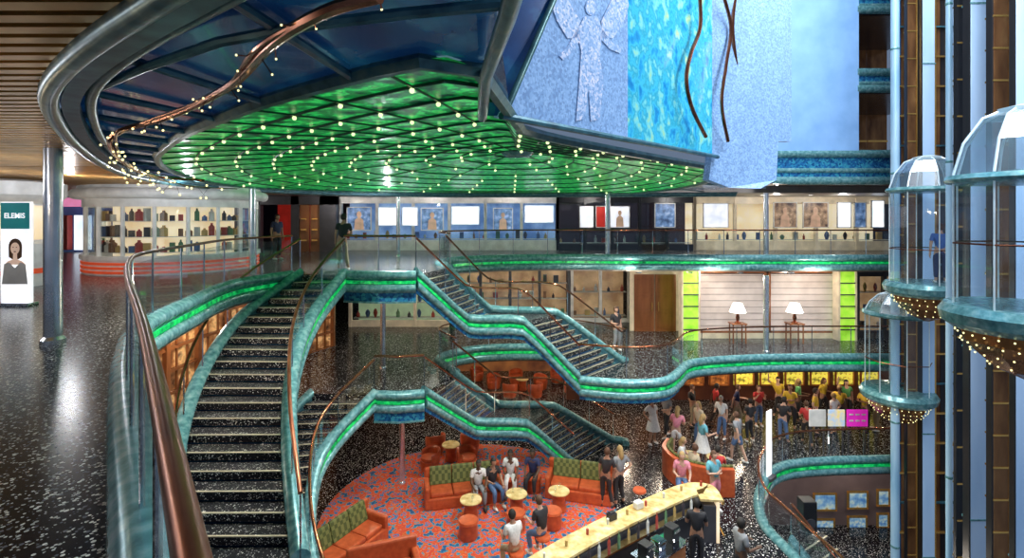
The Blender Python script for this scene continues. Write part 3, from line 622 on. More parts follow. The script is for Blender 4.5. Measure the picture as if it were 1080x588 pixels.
pillar(56,6.65,0,2.53,.1,'shiny chrome pillar standing on the black floor at left')
pillar(420,20.9,0,2.6,.08,'slim chrome pillar at the far railing in front of the white shop')
pillar(641,20.9,0,2.6,.1,'slim chrome pillar in front of the black shop')
pillar(808,20.9,0,2.6,.1,'slim chrome pillar in front of the cream shop')
pillar(266,16,0,2.53,.1,'chrome pillar right of the curved white shop')
pillar(808,19,ZB,-.55,.1,'slim chrome pillar between the two lamps on the middle deck')
pillar(404,17,ZB,-.55,.09,'chrome pillar under the top landing')
pillar(424,16.2,ZC,ZB-.55,.09,'chrome pillar under the middle landing')
# middle deck
e=empty('blind_window',(11,21.3,ZB),'pair of wide greyish blinds behind the two lamps on the middle deck','window')
kk=21.3/F
for a,b in ((737,806),(811,880)):
    x0=(a-540)*kk;x1=(b-540)*kk
    bl_=MB().bx(x0,x1,21.3,21.36,ZB+.3,-.75).build('blind',BLIND,e)
    for j in range(9): z=ZB+.5+j*.26; MB().bx(x0,x1,21.28,21.3,z,z+.018).build('blind_seam',BLINDL,bl_)
    m=MB(); frame_rect(m,x0-.06,x1+.06,21.28,ZB+.2,-.6,.1,.06); m.build('frame',WOOD,e)
MB().bx((733-540)*kk,(884-540)*kk,21.2,21.3,ZB,ZB+.22).build('plinth',CREAM,e)
for px in (727,891):
    x=(px-540)/F*20.9; e=empty('light_column',(x,20.9,ZB),'glowing lime green column %s the lamp window'%('left of' if px<800 else 'right of'),'light column')
    MB().box((x,20.9,(ZB-.55)/2),(.62,.3,2.83)).build('lit_panel',LITG,e,bevel=.02)
    for s in (-1,1): MB().box((x+s*.34,20.9,(ZB-.55)/2),(.07,.4,2.83)).build('side_trim',CREAM,e)
    for j in range(1,6): MB().box((x,20.72,ZB+j*.47),(.62,.04,.05)).build('divider',GREYD,e)
for px in (778,838):
    x=(px-540)/F*20.5; sd_='left' if px<800 else 'right'; e=empty('table_lamp',(x,20.5,ZB+.8),sd_+' white shaded table lamp in front of the greyish blinds','lamp')
    MB().lathe([(.12,0),(.12,.03),(.05,.06),(.08,.2),(.04,.38),(.02,.5)],(x,20.5,ZB+.8),12).build('lamp_base',COPPER,e,smooth=True)
    MB().lathe([(.32,.42),(.17,.78)],(x,20.5,ZB+.8),16).build('lamp_shade',BULBW,e,smooth=True)
    e=empty('side_table',(x,20.5,ZB),'small wooden table under the %s lamp on the middle deck'%sd_,'table')
    MB().box((x,20.5,ZB+.77),(.6,.45,.05)).build('table_top',WOOD,e,bevel=.01)
    for a in (-.25,.25):
        for b in (-.17,.17): MB().box((x+a,20.5+b,ZB+.375),(.04,.04,.75)).build('leg',WOOD,e)
WARMD=mat('warm_dim',[(.3,(.3,.15,.07)),(.7,(.65,.42,.22))],1.5,.5,emit=.45)
shop(903,960,21.4,ZB,-.55,2,GREYD,WARMD,'dim shop right of the lime column on the middle deck','dim shop beyond the lime column',.3,.3,1,3)
shop(370,472,23.5,ZB,-.55,3,CREAM,mat('greenish_back',(.4,.5,.3),2,.5,emit=.45),'cream shop with greenish displays on the left of the middle deck','cream middle deck shop',.4,.3,1.2,3)
shop(476,600,24.5,ZB,-.55,4,GREYD,WARMD,'dark framed shop behind the upper staircase on the middle deck','dark framed shop',.35,.3,1.2,3)
shop(603,663,24.5,ZB,-.55,2,WHITE,WARMD,'white framed shop left of the wooden double doors on the middle deck','shop beside the doors',.35,.2,1.2,2)
for nmb,(a,b) in enumerate(((669,690),(691,713))):
    k2=22.5/F; x0=(a-540)*k2;x1=(b-540)*k2; e=empty('door_%d'%(nmb+1),((x0+x1)/2,22.5,ZB),kind='structure')
    MB().bx(x0,x1,22.5,22.58,ZB,-.9).build('door_leaf',WOOD,e)
    for z in (.15,.9,1.65):
        m=MB(); frame_rect(m,x0+.12,x1-.12,22.5,ZB+z,ZB+z+.65,.06,.03); m.build('door_moulding',WOOD,e)
    MB().tube([V(x1-.12 if nmb==0 else x0+.12,22.42,ZB+.9),V(x1-.12 if nmb==0 else x0+.12,22.42,ZB+1.3)],.02,6).build('door_handle',GOLDT,e)
MB().bx(5.2,7.35,22.6,22.7,ZB,-.55).build('wall_middle',CREAM,kind='structure')
lat=cat_rom([V(-7.4,5.5,0),V(-7.9,8.5,0),V(-8.6,11.5,0),V(-8.6,14.5,0),V(-8.0,17.5,0),V(-7.0,20,0)],3)
for z0,z1,nm,lb in ((ZB,-.55,1,'wooden lattice window wall with warm light under the left deck edge'),(ZC,ZB-.55,2,'lower wooden lattice wall beneath the middle deck on the left')):
    e=empty('lattice_window_wall',(-8,10,z0),lb,'window wall')
    pts=resample(lat,12)
    MB().sweep([p+up*z0 for p in pts],rect(-.06,-.03,0,z1-z0)).build('lit_back',mat('amber_glow%d'%nm,[(.35,(.05,.02,.01)),(.5,(.3,.12,.04)),(.6,(.75,.45,.18)),(.7,(.15,.08,.05))],2.2,.25,emit=.5,detail=6),e)
    for p in pts: MB().box(p+up*(z0+z1)/2,(.16,.16,z1-z0)).build('post',WOOD,e)
    for j in range(6):
        z=z0+(z1-z0)*j/5; MB().sweep([p+up*z for p in pts],rect(-.03,.05,-.04,.04)).build('cross_bar',WOOD,e)
    m=MB()
    for p in resample(lat,36): m.box(p+up*(z0+z1)/2,(.05,.05,z1-z0))
    m.build('thin_bars',WOOD,e)
def downlight(x,y,z,g):
    e=empty('downlight',(x,y,z-.03),'small round recessed downlight in '+g,'ceiling lamp','downlights in '+g)
    MB().lathe([(.11,0),(.13,.01),(.13,.03)],(x,y,z-.03),14).build('trim_ring',CHROME,e); MB().lathe([(.08,-.004),(.08,.004)],(x,y,z-.03),14).build('lens',BULBW,e)
for i in range(11): downlight(-8+i*2.1,22.3,2.6,'the ceiling before the top deck shops')
for i in range(9): downlight(-5+i*2,21.6 if i<5 else 20.2,-.55,'the ceiling above the middle deck')
for i in range(8): downlight(2.5+i*1.5,20+.5*(i%2),ZB-.55,'the ceiling above the lobby crowd')
# ---------------------------------------------------------------- lobby
MB().lathe([(4.2,0),(4.2,.006)],(-1.2,14.8,ZC),64).build('carpet',CARPET,label='round orange red and blue patterned carpet under the lobby seating',cat='carpet')
def seat_unit(name,x,y,rz,w,label,cat,green=True,d=.85):
    e=empty(name,(x,y,ZC+.006),label,cat,None,rz)
    L=dict(local=True)
    MB().box((0,0,.16),(w,d,.32)).build('base',ORANGE,e,bevel=.03,**L)
    nseat=max(1,round(w/.8)); ww=(w-.3)/nseat
    for i in range(nseat):
        MB().box((-(w-.3)/2+ww*(i+.5),-.04,.38),(ww-.015,d-.2,.13)).build('seat_cushion',ORANGE,e,bevel=.04,**L)
    MB().box((0,d/2-.07,.56),(w,.14,.66)).build('backrest',ORANGE,e,bevel=.05,**L)
    if green:
        for i in range(nseat):
            a=-(w-.3)/2+ww*i+.01;b=a+ww-.02
            MB().add([(a,d/2-.3,.44),(b,d/2-.3,.44),(b,d/2-.16,.92),(a,d/2-.16,.92),(a,d/2-.13,.44),(b,d/2-.13,.44),(b,d/2-.06,.92),(a,d/2-.06,.92)],[(0,1,2,3),(7,6,5,4),(0,3,7,4),(1,5,6,2),(3,2,6,7),(0,4,5,1)]).build('back_cushion',OLIVE,e,bevel=.03,**L)
    for s in (-1,1): MB().box((s*(w/2-.07),-.03,.42),(.15,d-.06,.42)).build('armrest',ORANGE,e,bevel=.05,**L)
    return e
seat_unit('sofa',-1.45,15.3,R(12),2.3,'orange sofa with olive patterned back, left on the carpet','sofa')
seat_unit('sofa',2.05,15.5,R(-14),2.0,'orange sofa with olive patterned back nearest the bar counter','sofa')
seat_unit('sofa',-4.1,12.7,R(62),2.1,'orange sofa with olive back at the bottom left of the carpet','sofa')
seat_unit('sofa',-2.9,11.6,R(20),1.6,'plain orange seat at the bottom edge beside the left sofa','sofa',green=False)
def tub(x,y,rz,label,group=None):
    e=empty('tub_chair',(x,y,ZC+.006),label,'armchair',group,R(rz)); L=dict(local=True,smooth=True)
    MB().lathe([(.26,0),(.3,.03),(.33,.28),(.31,.34)],(0,0,0),20).build('base',ORANGE,e,**L)
    MB().lathe([(.28,.34),(.3,.38),(.28,.44),(.18,.46)],(0,0,0),20).build('seat_cushion',ORANGE,e,**L)
    P=[V(.32*math.cos(R(-20+220*i/16)),.32*math.sin(R(-20+220*i/16)),.3+.1*math.sin(math.pi*i/16)) for i in range(17)]
    MB().sweep(P,[(-.035,-.05),(.035,-.05),(.045,.24),(.01,.29),(-.035,.24)]).build('backrest',ORANGE,e,**L)
for a in ((-2.75,17.1,-50,'left orange tub chair at the back of the carpet'),(-1.5,17.15,45,'second orange tub chair at the back of the carpet'),(-2.75,18.4,215,'orange tub chair behind the left one at the back of the carpet'),(-1.5,18.4,140,'orange tub chair behind the second one at the back of the carpet')): tub(*a)
for a,b,rz in ((-.9,25.2,20),(.2,25.9,-10),(1.4,25.1,30),(-.1,24.0,170),(2.3,26.1,-30),(-1.8,26.4,40),(1.1,24.0,200),(2.8,24.6,-60)): tub(a,b,rz,'orange tub chair in the far lounge beyond the staircases','tub chairs in the far lounge')
def table(x,y,label):
    e=empty('drum_table',(x,y,ZC+.006),label,'table')
    MB().lathe([(.2,0),(.22,.03),(.18,.3),(.22,.5),(.2,.52)],(0,0,0),18).build('drum_base',ORANGE,e,smooth=True,local=True)
    MB().lathe([(.3,.52),(.31,.54),(.3,.56)],(0,0,0),24).build('table_top',MARB,e,smooth=True,local=True)
    for j in range(2):
        q=j*2.4+x; MB().lathe([(.03,0),(.025,.005),(.006,.02),(.006,.06),(.035,.09),(.03,.15)],(x+.13*math.cos(q),y+.13*math.sin(q),ZC+.566),8).build('drinking_glass',GLASSB,label='small glass standing on the '+label,cat='glass',group='glasses on the '+label)
def stool(x,y,label):
    e=empty('drum_stool',(x,y,ZC+.006),label,'stool')
    MB().lathe([(.24,0),(.26,.04),(.24,.38)],(0,0,0),20).build('drum',ORANGE,e,smooth=True,local=True)
    MB().lathe([(.25,.38),(.27,.41),(.25,.46),(.18,.47)],(0,0,0),20).build('seat_pad',ORANGE,e,smooth=True,local=True)
table(-1.15,14.3,'round table in front of the left sofa'); table(.13,14.6,'round table in the middle of the carpet'); table(1.35,14.75,'round table in front of the right sofa'); table(-3.1,12.2,'round table at the bottom left'); table(-2.12,17.75,'round table between the orange tub chairs'); table(5.9,17.0,'round table by the curved bench'); table(6.7,16.8,'round table at the end of the curved bench'); table(.5,24.9,'round table among the far lounge chairs')
stool(-1.15,13.5,'orange drum stool below the left table'); stool(.1,13.85,'orange drum stool below the middle table'); stool(1.1,13.95,'orange drum stool left of the bar'); stool(-.05,15.75,'drum stool under the seated man in white'); stool(.65,15.8,'drum stool under the seated person in black')
e=empty('curved_bench',(5.6,16.2,ZC),'curved orange bench with olive back cushions right of the bar','bench')
bp=cat_rom([V(5.35,17.6,ZC),V(5.0,16.9,ZC),V(5.2,16.0,ZC),V(5.9,15.5,ZC),V(6.7,15.4,ZC)],6)
MB().sweep(bp,rect(-.62,-.05,.0,.44)).build('seat',ORANGE,e,bevel=.02)
MB().sweep(bp,rect(-.12,.04,.0,.85)).build('backrest',ORANGE,e,bevel=.02)
MB().sweep(bp,rect(-.2,-.1,.46,.9)).build('back_cushion',OLIVE,e,bevel=.02)
# bar
bar=empty('bar_counter',(4,13,ZC),'curved bar counter with glowing yellow marble top','bar counter')
bpz=[on(515,616,-5.7),on(556,588,-5.7),on(620,553,-5.7),on(690,521,-5.7),on(725,509,-5.7),on(752,512,-5.7),on(764,528,-5.7)]
bpath=[V(p.x,p.y,ZC) for p in cat_rom(bpz,5)]
MB().sweep(bpath,rect(.02,.6,1.06,1.12)).build('counter_top',MARB,bar,bevel=.015)
MB().sweep(bpath,rect(.12,.2,0,1.06)).build('front_panel',LITC,bar)
MB().sweep(bpath,rect(.2,.52,.0,.95)).build('cabinet',GREYD,bar)
MB().sweep(bpath,rect(.55,.8,.82,.86)).build('inner_shelf',CHROME,bar)
MB().sweep(bpath,rect(.0,.06,1.0,1.1)).build('edge_trim',GOLDT,bar)
MB().tube([p+V(0,0,.2) for p in resample(bpath,30)],.025,6).build('foot_rail',GOLDT,bar,smooth=True)
bk=empty('back_bar',(3.2,11.6,ZC),'low back bar with steel worktop inside the bar counter','cabinet')
MB().box((3.35,11.6,ZC+.45),(1.3,.5,.9),R(38)).build('cabinet',WOOD,bk,bevel=.02)
MB().box((3.35,11.6,ZC+.93),(1.4,.56,.05),R(38)).build('worktop',CHROME,bk)
for i,(x,y,h) in enumerate(((2.95,11.3,.3),(3.3,11.58,.22),(3.7,11.88,.34))):
    e=empty('bar_machine',(x,y,ZC+.955),['first','second','third'][i]+' drinks machine on the back bar counting from the left','machine')
    MB().box((x,y,ZC+.955+h/2),(.26,.26,h),R(38)).build('housing',[BLACK,CHROME,BLACK][i],e,bevel=.02)
    MB().box((x+.09,y-.11,ZC+.955+h*.8),(.2,.04,.07),R(38)).build('front_panel',CHROME,e)
    MB().tube([V(x,y-.16,ZC+1.05),V(x,y-.2,ZC+1.02)],.015,6).build('spout',CHROME,e)
bq=resample(bpath,24)
for i in range(9):
    p=bq[4+2*i]
    MB().lathe([(.03,0),(.035,.12),(.03,.13)],p+V(.2,-.2,1.122),8).build('drinking_glass',PRC[[1,3,0][i%3]],label='drink glass standing on the glowing bar counter',cat='glass',group='glasses on the bar counter')
for i in range(14):
    a_=bq[5+i]; d=(bq[6+i]-bq[4+i]).normalized(); n_=V(d.y,-d.x,0)
    MB().lathe([(.035,0),(.035,.18),(.012,.24),(.012,.3)],a_+n_*.68+up*.862,8).build('bottle',PRC[[6,3,5,1,0][i%5]],label='bottle on the steel shelf inside the bar counter',cat='bottle',group='bottles inside the bar')
for i,(px,py) in enumerate(((640,545),(668,533))):
    p=on(px,py,-5.68); MB().box(p+V(.1,-.1,.09),(.22,.16,.15),R(30)).box(p+V(.1,-.1,.18),(.16,.1,.03),R(30)).build('napkin_holder',[BLACK,WHITE][i],label=['black','white'][i]+' caddy standing on the bar counter',cat='caddy',bevel=.01)
def barstool(x,y,label):
    e=empty('bar_stool',(x,y,ZC),label,'bar stool')
    MB().lathe([(.2,0),(.2,.02),(.03,.05)],(0,0,0),16).build('foot',CHROME,e,local=True,smooth=True)
    MB().tube([(0,0,.04),(0,0,.68)],.025,8).build('pole',CHROME,e,local=True,smooth=True)
    MB().lathe([(.17,.68),(.19,.72),(.17,.76)],(0,0,0),16).build('seat',ORANGE,e,local=True,smooth=True)
for i,p in enumerate([(.75,12.35),(.1,11.75),(3.6,14.45),(5.0,14.95)]): barstool(p[0],p[1],['bar stool under the person in black leaning on the bar','bar stool at the bottom edge under the person in white','bar stool at the upper end of the bar','bar stool nearest the curved bench'][i])
e=empty('banner_stand',((811-540)/F*16.5,16.5,ZC),'tall narrow white banner at the stairwell railing','banner'); x=(811-540)/F*16.5
MB().box((x,16.5,ZC+1.15),(.34,.04,2.1),R(40)).build('banner',LITW,e,bevel=.01); MB().box((x,16.5,ZC+.05),(.45,.3,.1),R(40)).build('base',GREYD,e)
for px,w,mm,lb in ((904,.75,mat('magenta_sign',(.6,.02,.4),3,.4,emit=.6),'magenta sign board with white stripes on the far side of the stairwell railing'),(882,.6,mat('pastel_sign',[(.3,(.8,.6,.2)),(.7,(.3,.5,.8))],5,.4,emit=.5),'colourful poster board left of the magenta sign'),(862,.6,WHITE,'white board left of the colourful poster board')):
    Y=18.3; x=(px-540)/F*Y; e=empty('sign_board',(x,Y,ZC),lb,'sign')
    pn=MB().box((x,Y,ZC+1.25),(w,.04,.6)).build('panel',mm,e,bevel=.01)
    for s in (-1,1): MB().box((x+s*w*.4,Y+.03,ZC+.5),(.04,.04,1.0)).build('leg',GREYD,e)
    if px==904:
        for i in range(6): MB().box((x-.22+(i%3)*.22,Y-.025,ZC+1.38-.22*(i//3)),(.15,.01,.05)).build('white_stripe',WHITE,pn)
x=(851-540)/F*13.6; e=empty('loudspeaker',(x,13.6,ZD),'black loudspeaker on a pole at the edge of the stairwell','loudspeaker')
MB().box((x,13.6,-6.25),(.36,.34,.8)).build('cabinet',BLACK,e,bevel=.02)
MB().tube([V(x,13.42,-6.4),V(x,13.4,-6.4)],.13,16).build('cone',GREYD,e)
MB().tube([V(x,13.6,ZD),V(x,13.6,-6.6)],.03,8).build('pole',BLACK,e)
LL=[V(7.3,13.4,ZC),V(8.3,11.8,ZC-1.4),V(9.3,10.3,ZC-2.8),V(9.9,9.4,ZD)]
st=empty('staircase',(8.5,12,ZD),'narrow staircase going down from the lobby on the right','staircase')
flight(st,LL,[p+V(1.1,.7,0) for p in LL],ZC,ZD,18); fascia(LL,st)
railing(LL,.95,'copper handrail of the stairs going down at the bottom right',1.3,.035)
MB().bx(8.5,18,20,20.2,ZD,ZC-.5).build('wall_lower',mat('lower_wall',(.14,.1,.1),2,.5,emit=.1),kind='structure')
for i,(a,b,c,d) in enumerate(((857,882,519,538),(893,915,517,536),(924,938,515,533),(857,880,546,562),(893,914,543,560),(924,937,540,556))):
    A=at(a,d,19.9);B=at(b,c,19.9); e=empty('framed_picture',(A.x,19.9,A.z),['upper left','upper middle','upper right','lower left','lower middle','lower right'][i]+' of the six framed pictures on the lower wall','picture')
    m=MB(); frame_rect(m,A.x,B.x,19.9,A.z,B.z,.07,.06); m.build('frame',GOLDT,e)
    MB().bx(A.x+.06,B.x-.06,19.86,19.9,A.z+.06,B.z-.06).build('print',mat('painting%d'%i,[(.3,(.03,.15,.45)),(.5,(.2,.4,.6)),(.62,(.55,.65,.6)),(.75,(.3+.1*i,.25,.1))],3+i,.5,emit=.4),e)
MB().bx(2.5,18,23.6,23.8,ZC,ZB-.55).build('wall_lobby',mat('lobby_wall',[(.3,(.03,.01,.01)),(.7,(.12,.04,.02))],1.5,.3,emit=.1),kind='structure')
DIMY=mat('yellow_green_display',[(.35,(.08,.07,.01)),(.48,(.45,.4,.05)),(.58,(.85,.65,.08)),(.72,(.4,.65,.1))],6,.4,emit=.9,detail=8)
DIMR=mat('amber_display',[(.35,(.08,.02,.01)),(.6,(.45,.16,.03)),(.8,(.8,.5,.12))],5,.4,emit=.45,detail=8)
for i in range(12):
    x=3.3+i*1.15; e=empty('wall_display',(x,23.5,ZC+.7),'amber or yellow green display panel on the lobby back wall','display',"displays on the lobby back wall")
    MB().bx(x,x+.9,23.5,23.58,ZC+.7,ZC+2.4).build('panel',DIMY if i>5 else DIMR,e)
    m=MB(); frame_rect(m,x,x+.9,23.5,ZC+.7,ZC+2.4,.06); m.build('frame',WOOD,e)
MB().bx(-8,2.5,28,28.2,ZC,ZB-.55).build('wall_lounge',mat('lounge_wall',[(.3,(.1,.03,.02)),(.7,(.4,.16,.05))],1.2,.3,emit=.35),kind='structure')
# ---------------------------------------------------------------- people
def skin_mesh(verts,edges,radii,root,lv=1):
    me=bpy.data.meshes.new('t'); me.from_pydata(verts,edges,[]); o=bpy.data.objects.new('t',me); C.objects.link(o)
    o.modifiers.new('s','SKIN').use_smooth_shade=True
    sd=me.skin_vertices[0].data
    for i,r in enumerate(radii): sd[i].radius=(r,r)
    for i in range(len(radii)): sd[i].use_root=(i==root)
    if lv: o.modifiers.new('u','SUBSURF').levels=lv
    dg=bpy.context.evaluated_depsgraph_get(); n=bpy.data.meshes.new_from_object(o.evaluated_get(dg))
    bpy.data.objects.remove(o); return n
def joints(pose):
    legs,aL,aR=pose; dz=-.42 if legs=='sit' else (-.1 if legs=='perch' else 0)
    J={'pel':(0,0,.95+dz),'wai':(0,0,1.1+dz),'che':(0,.005,1.28+dz),'nb':(0,.01,1.43+dz),'nk':(0,-.005,1.5+dz),'hd':(0,-.015,1.58+dz)}
    lean=-.07 if legs in('sit','perch') else 0
    sway=.035 if legs=='weight' else (-.02 if legs=='walk' else 0)
    for k_ in ('che','nb','nk','hd'):
        x,y,z=J[k_]; J[k_]=(x-sway*.6,y+lean*(z-dz-.95)*2-(.05*(z-.95) if legs=='walk' else 0),z)
    if legs=='weight': J['pel']=(sway,0,.95); J['wai']=(sway*.3,0,1.1)
    shy=J['nb'][1]; shx=J['nb'][0]
    for s,nm,ar in ((-1,'L',aL),(1,'R',aR)):
        sh=V(shx+s*.175,shy,1.40+dz+(s*.015 if legs=='weight' else 0))
        if ar=='down': el=sh+V(s*.05,.02,-.28); wr_=el+V(s*.01,-.05,-.25)
        elif ar=='hip': el=sh+V(s*.15,.06,-.23); wr_=el+V(-s*.13,-.1,-.18)
        elif ar=='fore': el=sh+V(s*.05,-.02,-.28); wr_=el+V(-s*.05,-.24,.02)
        elif ar=='up': el=sh+V(s*.06,-.12,-.25); wr_=el+V(-s*.08,-.13,.2)
        elif ar=='lap': el=sh+V(s*.05,-.1,-.26); wr_=el+V(-s*.06,-.22,-.09)
        elif ar=='wave': el=sh+V(s*.18,-.05,.12); wr_=el+V(s*.0,-.08,.25)
        elif ar=='cross': el=sh+V(s*.06,-.04,-.27); wr_=el+V(-s*.2,-.14,.04)
        elif ar=='swing': el=sh+V(s*.05,.12,-.25); wr_=el+V(s*.0,.04,-.24)
        d=(wr_-el).normalized(); J['sh'+nm]=sh;J['el'+nm]=el;J['wr'+nm]=wr_;J['ha'+nm]=wr_+d*.08; J['hd_'+nm]=d
        hp=V(s*.09,0,.9+dz)
        if legs=='stand': kn=V(s*.1,-.01,.49); an=V(s*.11,.02,.09)
        elif legs=='weight': hp=V(sway+s*.09,0,.9); kn=V(s*.1+.02,-.02 if s>0 else -.07,.49); an=V(s*.12+(0 if s>0 else -.04),.02 if s>0 else -.02,.09)
        elif legs=='walk': kn=V(s*.1,-.12*s-.03,.49); an=V(s*.1,-.22*s+.06,.1)
        elif legs=='sit': kn=V(s*.13,-.44,.5); an=V(s*.13,-.42,.09)
        elif legs=='perch': kn=V(s*.12,-.36,.66); an=V(s*.12,-.25,.25)
        J['hp'+nm]=hp;J['kn'+nm]=kn;J['an'+nm]=an;J['to'+nm]=an+V(s*.02,-.16,-.045)
    return J
BM={}
def body(pose):
    if pose in BM: return BM[pose]
    J=joints(pose); names=['pel','wai','che','nb','nk','hd']; rad_=[.115,.105,.125,.075,.055,.05]
    E=[(0,1),(1,2),(2,3),(3,4),(4,5)]
    for nm in 'LR':
        b=len(names); names+=['sh'+nm,'el'+nm,'wr'+nm,'ha'+nm,'hp'+nm,'kn'+nm,'an'+nm,'to'+nm]; rad_+=[.058,.042,.028,.034,.088,.058,.038,.032]
        E+=[(2,b),(b,b+1),(b+1,b+2),(b+2,b+3),(0,b+4),(b+4,b+5),(b+5,b+6),(b+6,b+7)]
    me=skin_mesh([tuple(J[n]) for n in names],E,rad_,0)
    bm=bmesh.new(); bm.from_mesh(me)
    X=MB(); hc=Vector(J['hd'])+V(0,-.005,.03)
    vs=[];fs=[];NNh=14;KK=10
    for i in range(KK+1):
        th=math.pi*i/KK
        for j in range(NNh):
            q=2*math.pi*j/NNh; z=.118*math.cos(th); w=1-.28*max(0,-z/.118)
            vs.append(hc+V(.076*math.sin(th)*math.cos(q)*w,.094*math.sin(th)*math.sin(q)*(1-.1*max(0,-z/.118)),z))
    for i in range(KK):
        for j in range(NNh): l=(j+1)%NNh; fs.append((i*NNh+j,(i+1)*NNh+j,(i+1)*NNh+l,i*NNh+l))
    X.add(vs,fs)
    X.add([hc+V(-.012,-.088,.01),hc+V(.012,-.088,.01),hc+V(.016,-.088,-.03),hc+V(-.016,-.088,-.03),hc+V(0,-.115,-.024)],[(0,1,4),(1,2,4),(2,3,4),(3,0,4)])
    for s in (-1,1):
        X.ball(hc+V(s*.077,.005,-.005),.026,6,0,(.35,.7,1)); X.ball(hc+V(s*.03,-.083,.012),.012,6,1)
        X.ball(hc+V(s*.03,-.086,.034),.014,6,1,(1.2,.4,.3))
    X.ball(hc+V(0,-.083,-.055),.02,6,2,(1.1,.5,.35))
    for nm,s in (('L',-1),('R',1)):
        d=J['hd_'+nm].normalized(); side=d.cross(V(0,0,1) if abs(d.z)<.8 else V(1,0,0)).normalized(); p=J['ha'+nm]; curl=d.cross(side).normalized()
        for f,(o_,l_) in enumerate(((-.028,.062),(-.009,.075),(.01,.07),(.028,.055))):
            a=p+side*o_; X.tube([a,a+d*l_*.6,a+d*l_*.9+curl*.015*s,a+d*l_+curl*.03*s],[.0095,.009,.008,.006],5)
        a=p+side*-.03-d*.03; X.tube([a,a-side*.025+d*.02,a-side*.035+d*.05],[.012,.01,.008],5)
    vv=[bm.verts.new(v) for v in X.v]
    for f,mi in zip(X.f,X.m):
        try: g=bm.faces.new([vv[i] for i in f]); g.material_index=mi; g.smooth=True
        except Exception: pass
    bm.to_mesh(me); bm.free(); me.name='person'
    for p in me.polygons: p.use_smooth=True
    D={'body':me}
    n2=['pel','wai','che','nb']; r2=[.135,.128,.142,.075]; E2=[(0,1),(1,2),(2,3)]
    for nm in 'LR':
        b=len(n2); n2+=['sh'+nm,'m'+nm]; J['m'+nm]=Vector(J['sh'+nm]).lerp(Vector(J['el'+nm]),.7); r2+=[.072,.062]; E2+=[(2,b),(b,b+1)]
    D['shirt']=skin_mesh([tuple(J[n]) for n in n2],E2,r2,0)
    for lng,key in ((1,'trousers'),(0,'shorts')):
        n3=['wai2','pel']; J['wai2']=tuple(Vector(J['pel'])+V(0,0,.06)); r3=[.12,.132]; E3=[(0,1)]
        for nm in 'LR':
            b=len(n3); J['k2'+nm]=Vector(J['hp'+nm]).lerp(Vector(J['kn'+nm]),.85); J['a2'+nm]=Vector(J['kn'+nm]).lerp(Vector(J['an'+nm]),.85)
            if lng: n3+=['hp'+nm,'kn'+nm,'a2'+nm]; r3+=[.102,.075,.055]; E3+=[(1,b),(b,b+1),(b+1,b+2)]
            else: n3+=['hp'+nm,'k2'+nm]; r3+=[.105,.085]; E3+=[(1,b),(b,b+1)]
        D[key]=skin_mesh([tuple(J[n]) for n in n3],E3,r3,1)
    if pose[0] in ('stand','weight','walk'):
        p_=J['pel']; db=MB(); db.lathe([(.27,-.42),(.24,-.3),(.19,-.1),(.15,.05),(.135,.16)],p_,18); o=db.build('t',BLACK,local=True,smooth=True); D['skirt']=o.data; bpy.data.objects.remove(o)
    for lng,key in ((0,'hair'),(1,'long_hair')):
        hb=MB(); hb.ball(hc+V(0,.012,.018),1,14,0,(.088,.102,.118)); ff=[]
        for f in hb.f:
            c=sum((hb.v[i] for i in f),Vector())/len(f)-hc
            if c.y<-.02 and c.z<.06: continue
            if c.z<(-.06): continue
            ff.append(f)
        hb.f=ff; hb.m=[0]*len(ff)
        if lng: hb.tube([hc+V(0,.06,.03),hc+V(0,.085,-.08),hc+V(0,.09,-.2),hc+V(0,.08,-.27)],[.06,.075,.065,.03],10)
        o=hb.build('t',BLACK,local=True,smooth=True); D[key]=o.data; bpy.data.objects.remove(o)
    for nm in 'LR':
        a=Vector(J['an'+nm]); t=Vector(J['to'+nm]); sb=MB(); sb.ball(a.lerp(t,.45)+V(0,0,-.022),1,10,0,(.05,.135,.045)); o=sb.build('t',BLACK,local=True,smooth=True); D['shoe'+nm]=o.data; bpy.data.objects.remove(o)
    BM[pose]=D; return D
MC={}
def cm(name,c,rough=.7):
    if name not in MC: MC[name]=mat('cloth_'+name,c,20,rough)
    return MC[name]
COL={'white':(.7,.7,.7),'black':(.02,.02,.025),'red':(.5,.03,.03),'yellow':(.68,.48,.04),'blue':(.05,.14,.45),'grey':(.25,.26,.28),'pink':(.7,.25,.33),'green':(.08,.3,.1),'navy':(.02,.03,.1),'khaki':(.35,.28,.18),'purple':(.2,.06,.3),'cyan':(.15,.45,.55),'orange':(.7,.22,.04),'denim':(.08,.15,.3),'beige':(.5,.42,.3)}
SK=[cm('skin_light',(.55,.33,.24),.5),cm('skin_tan',(.38,.2,.13),.5),cm('skin_dark',(.12,.06,.035),.5)]
HR=[cm('hair_black',(.015,.012,.01)),cm('hair_brown',(.09,.04,.02)),cm('hair_blond',(.38,.25,.1)),cm('hair_grey',(.3,.3,.3))]
EYE=mat('eye_dark',(.03,.02,.02),5,.3); LIP=mat('lip',(.4,.12,.1),5,.5)
def setm(o,m):
    if len(o.data.materials)==0: o.data.materials.append(m)
    o.material_slots[0].link='OBJECT'; o.material_slots[0].material=m
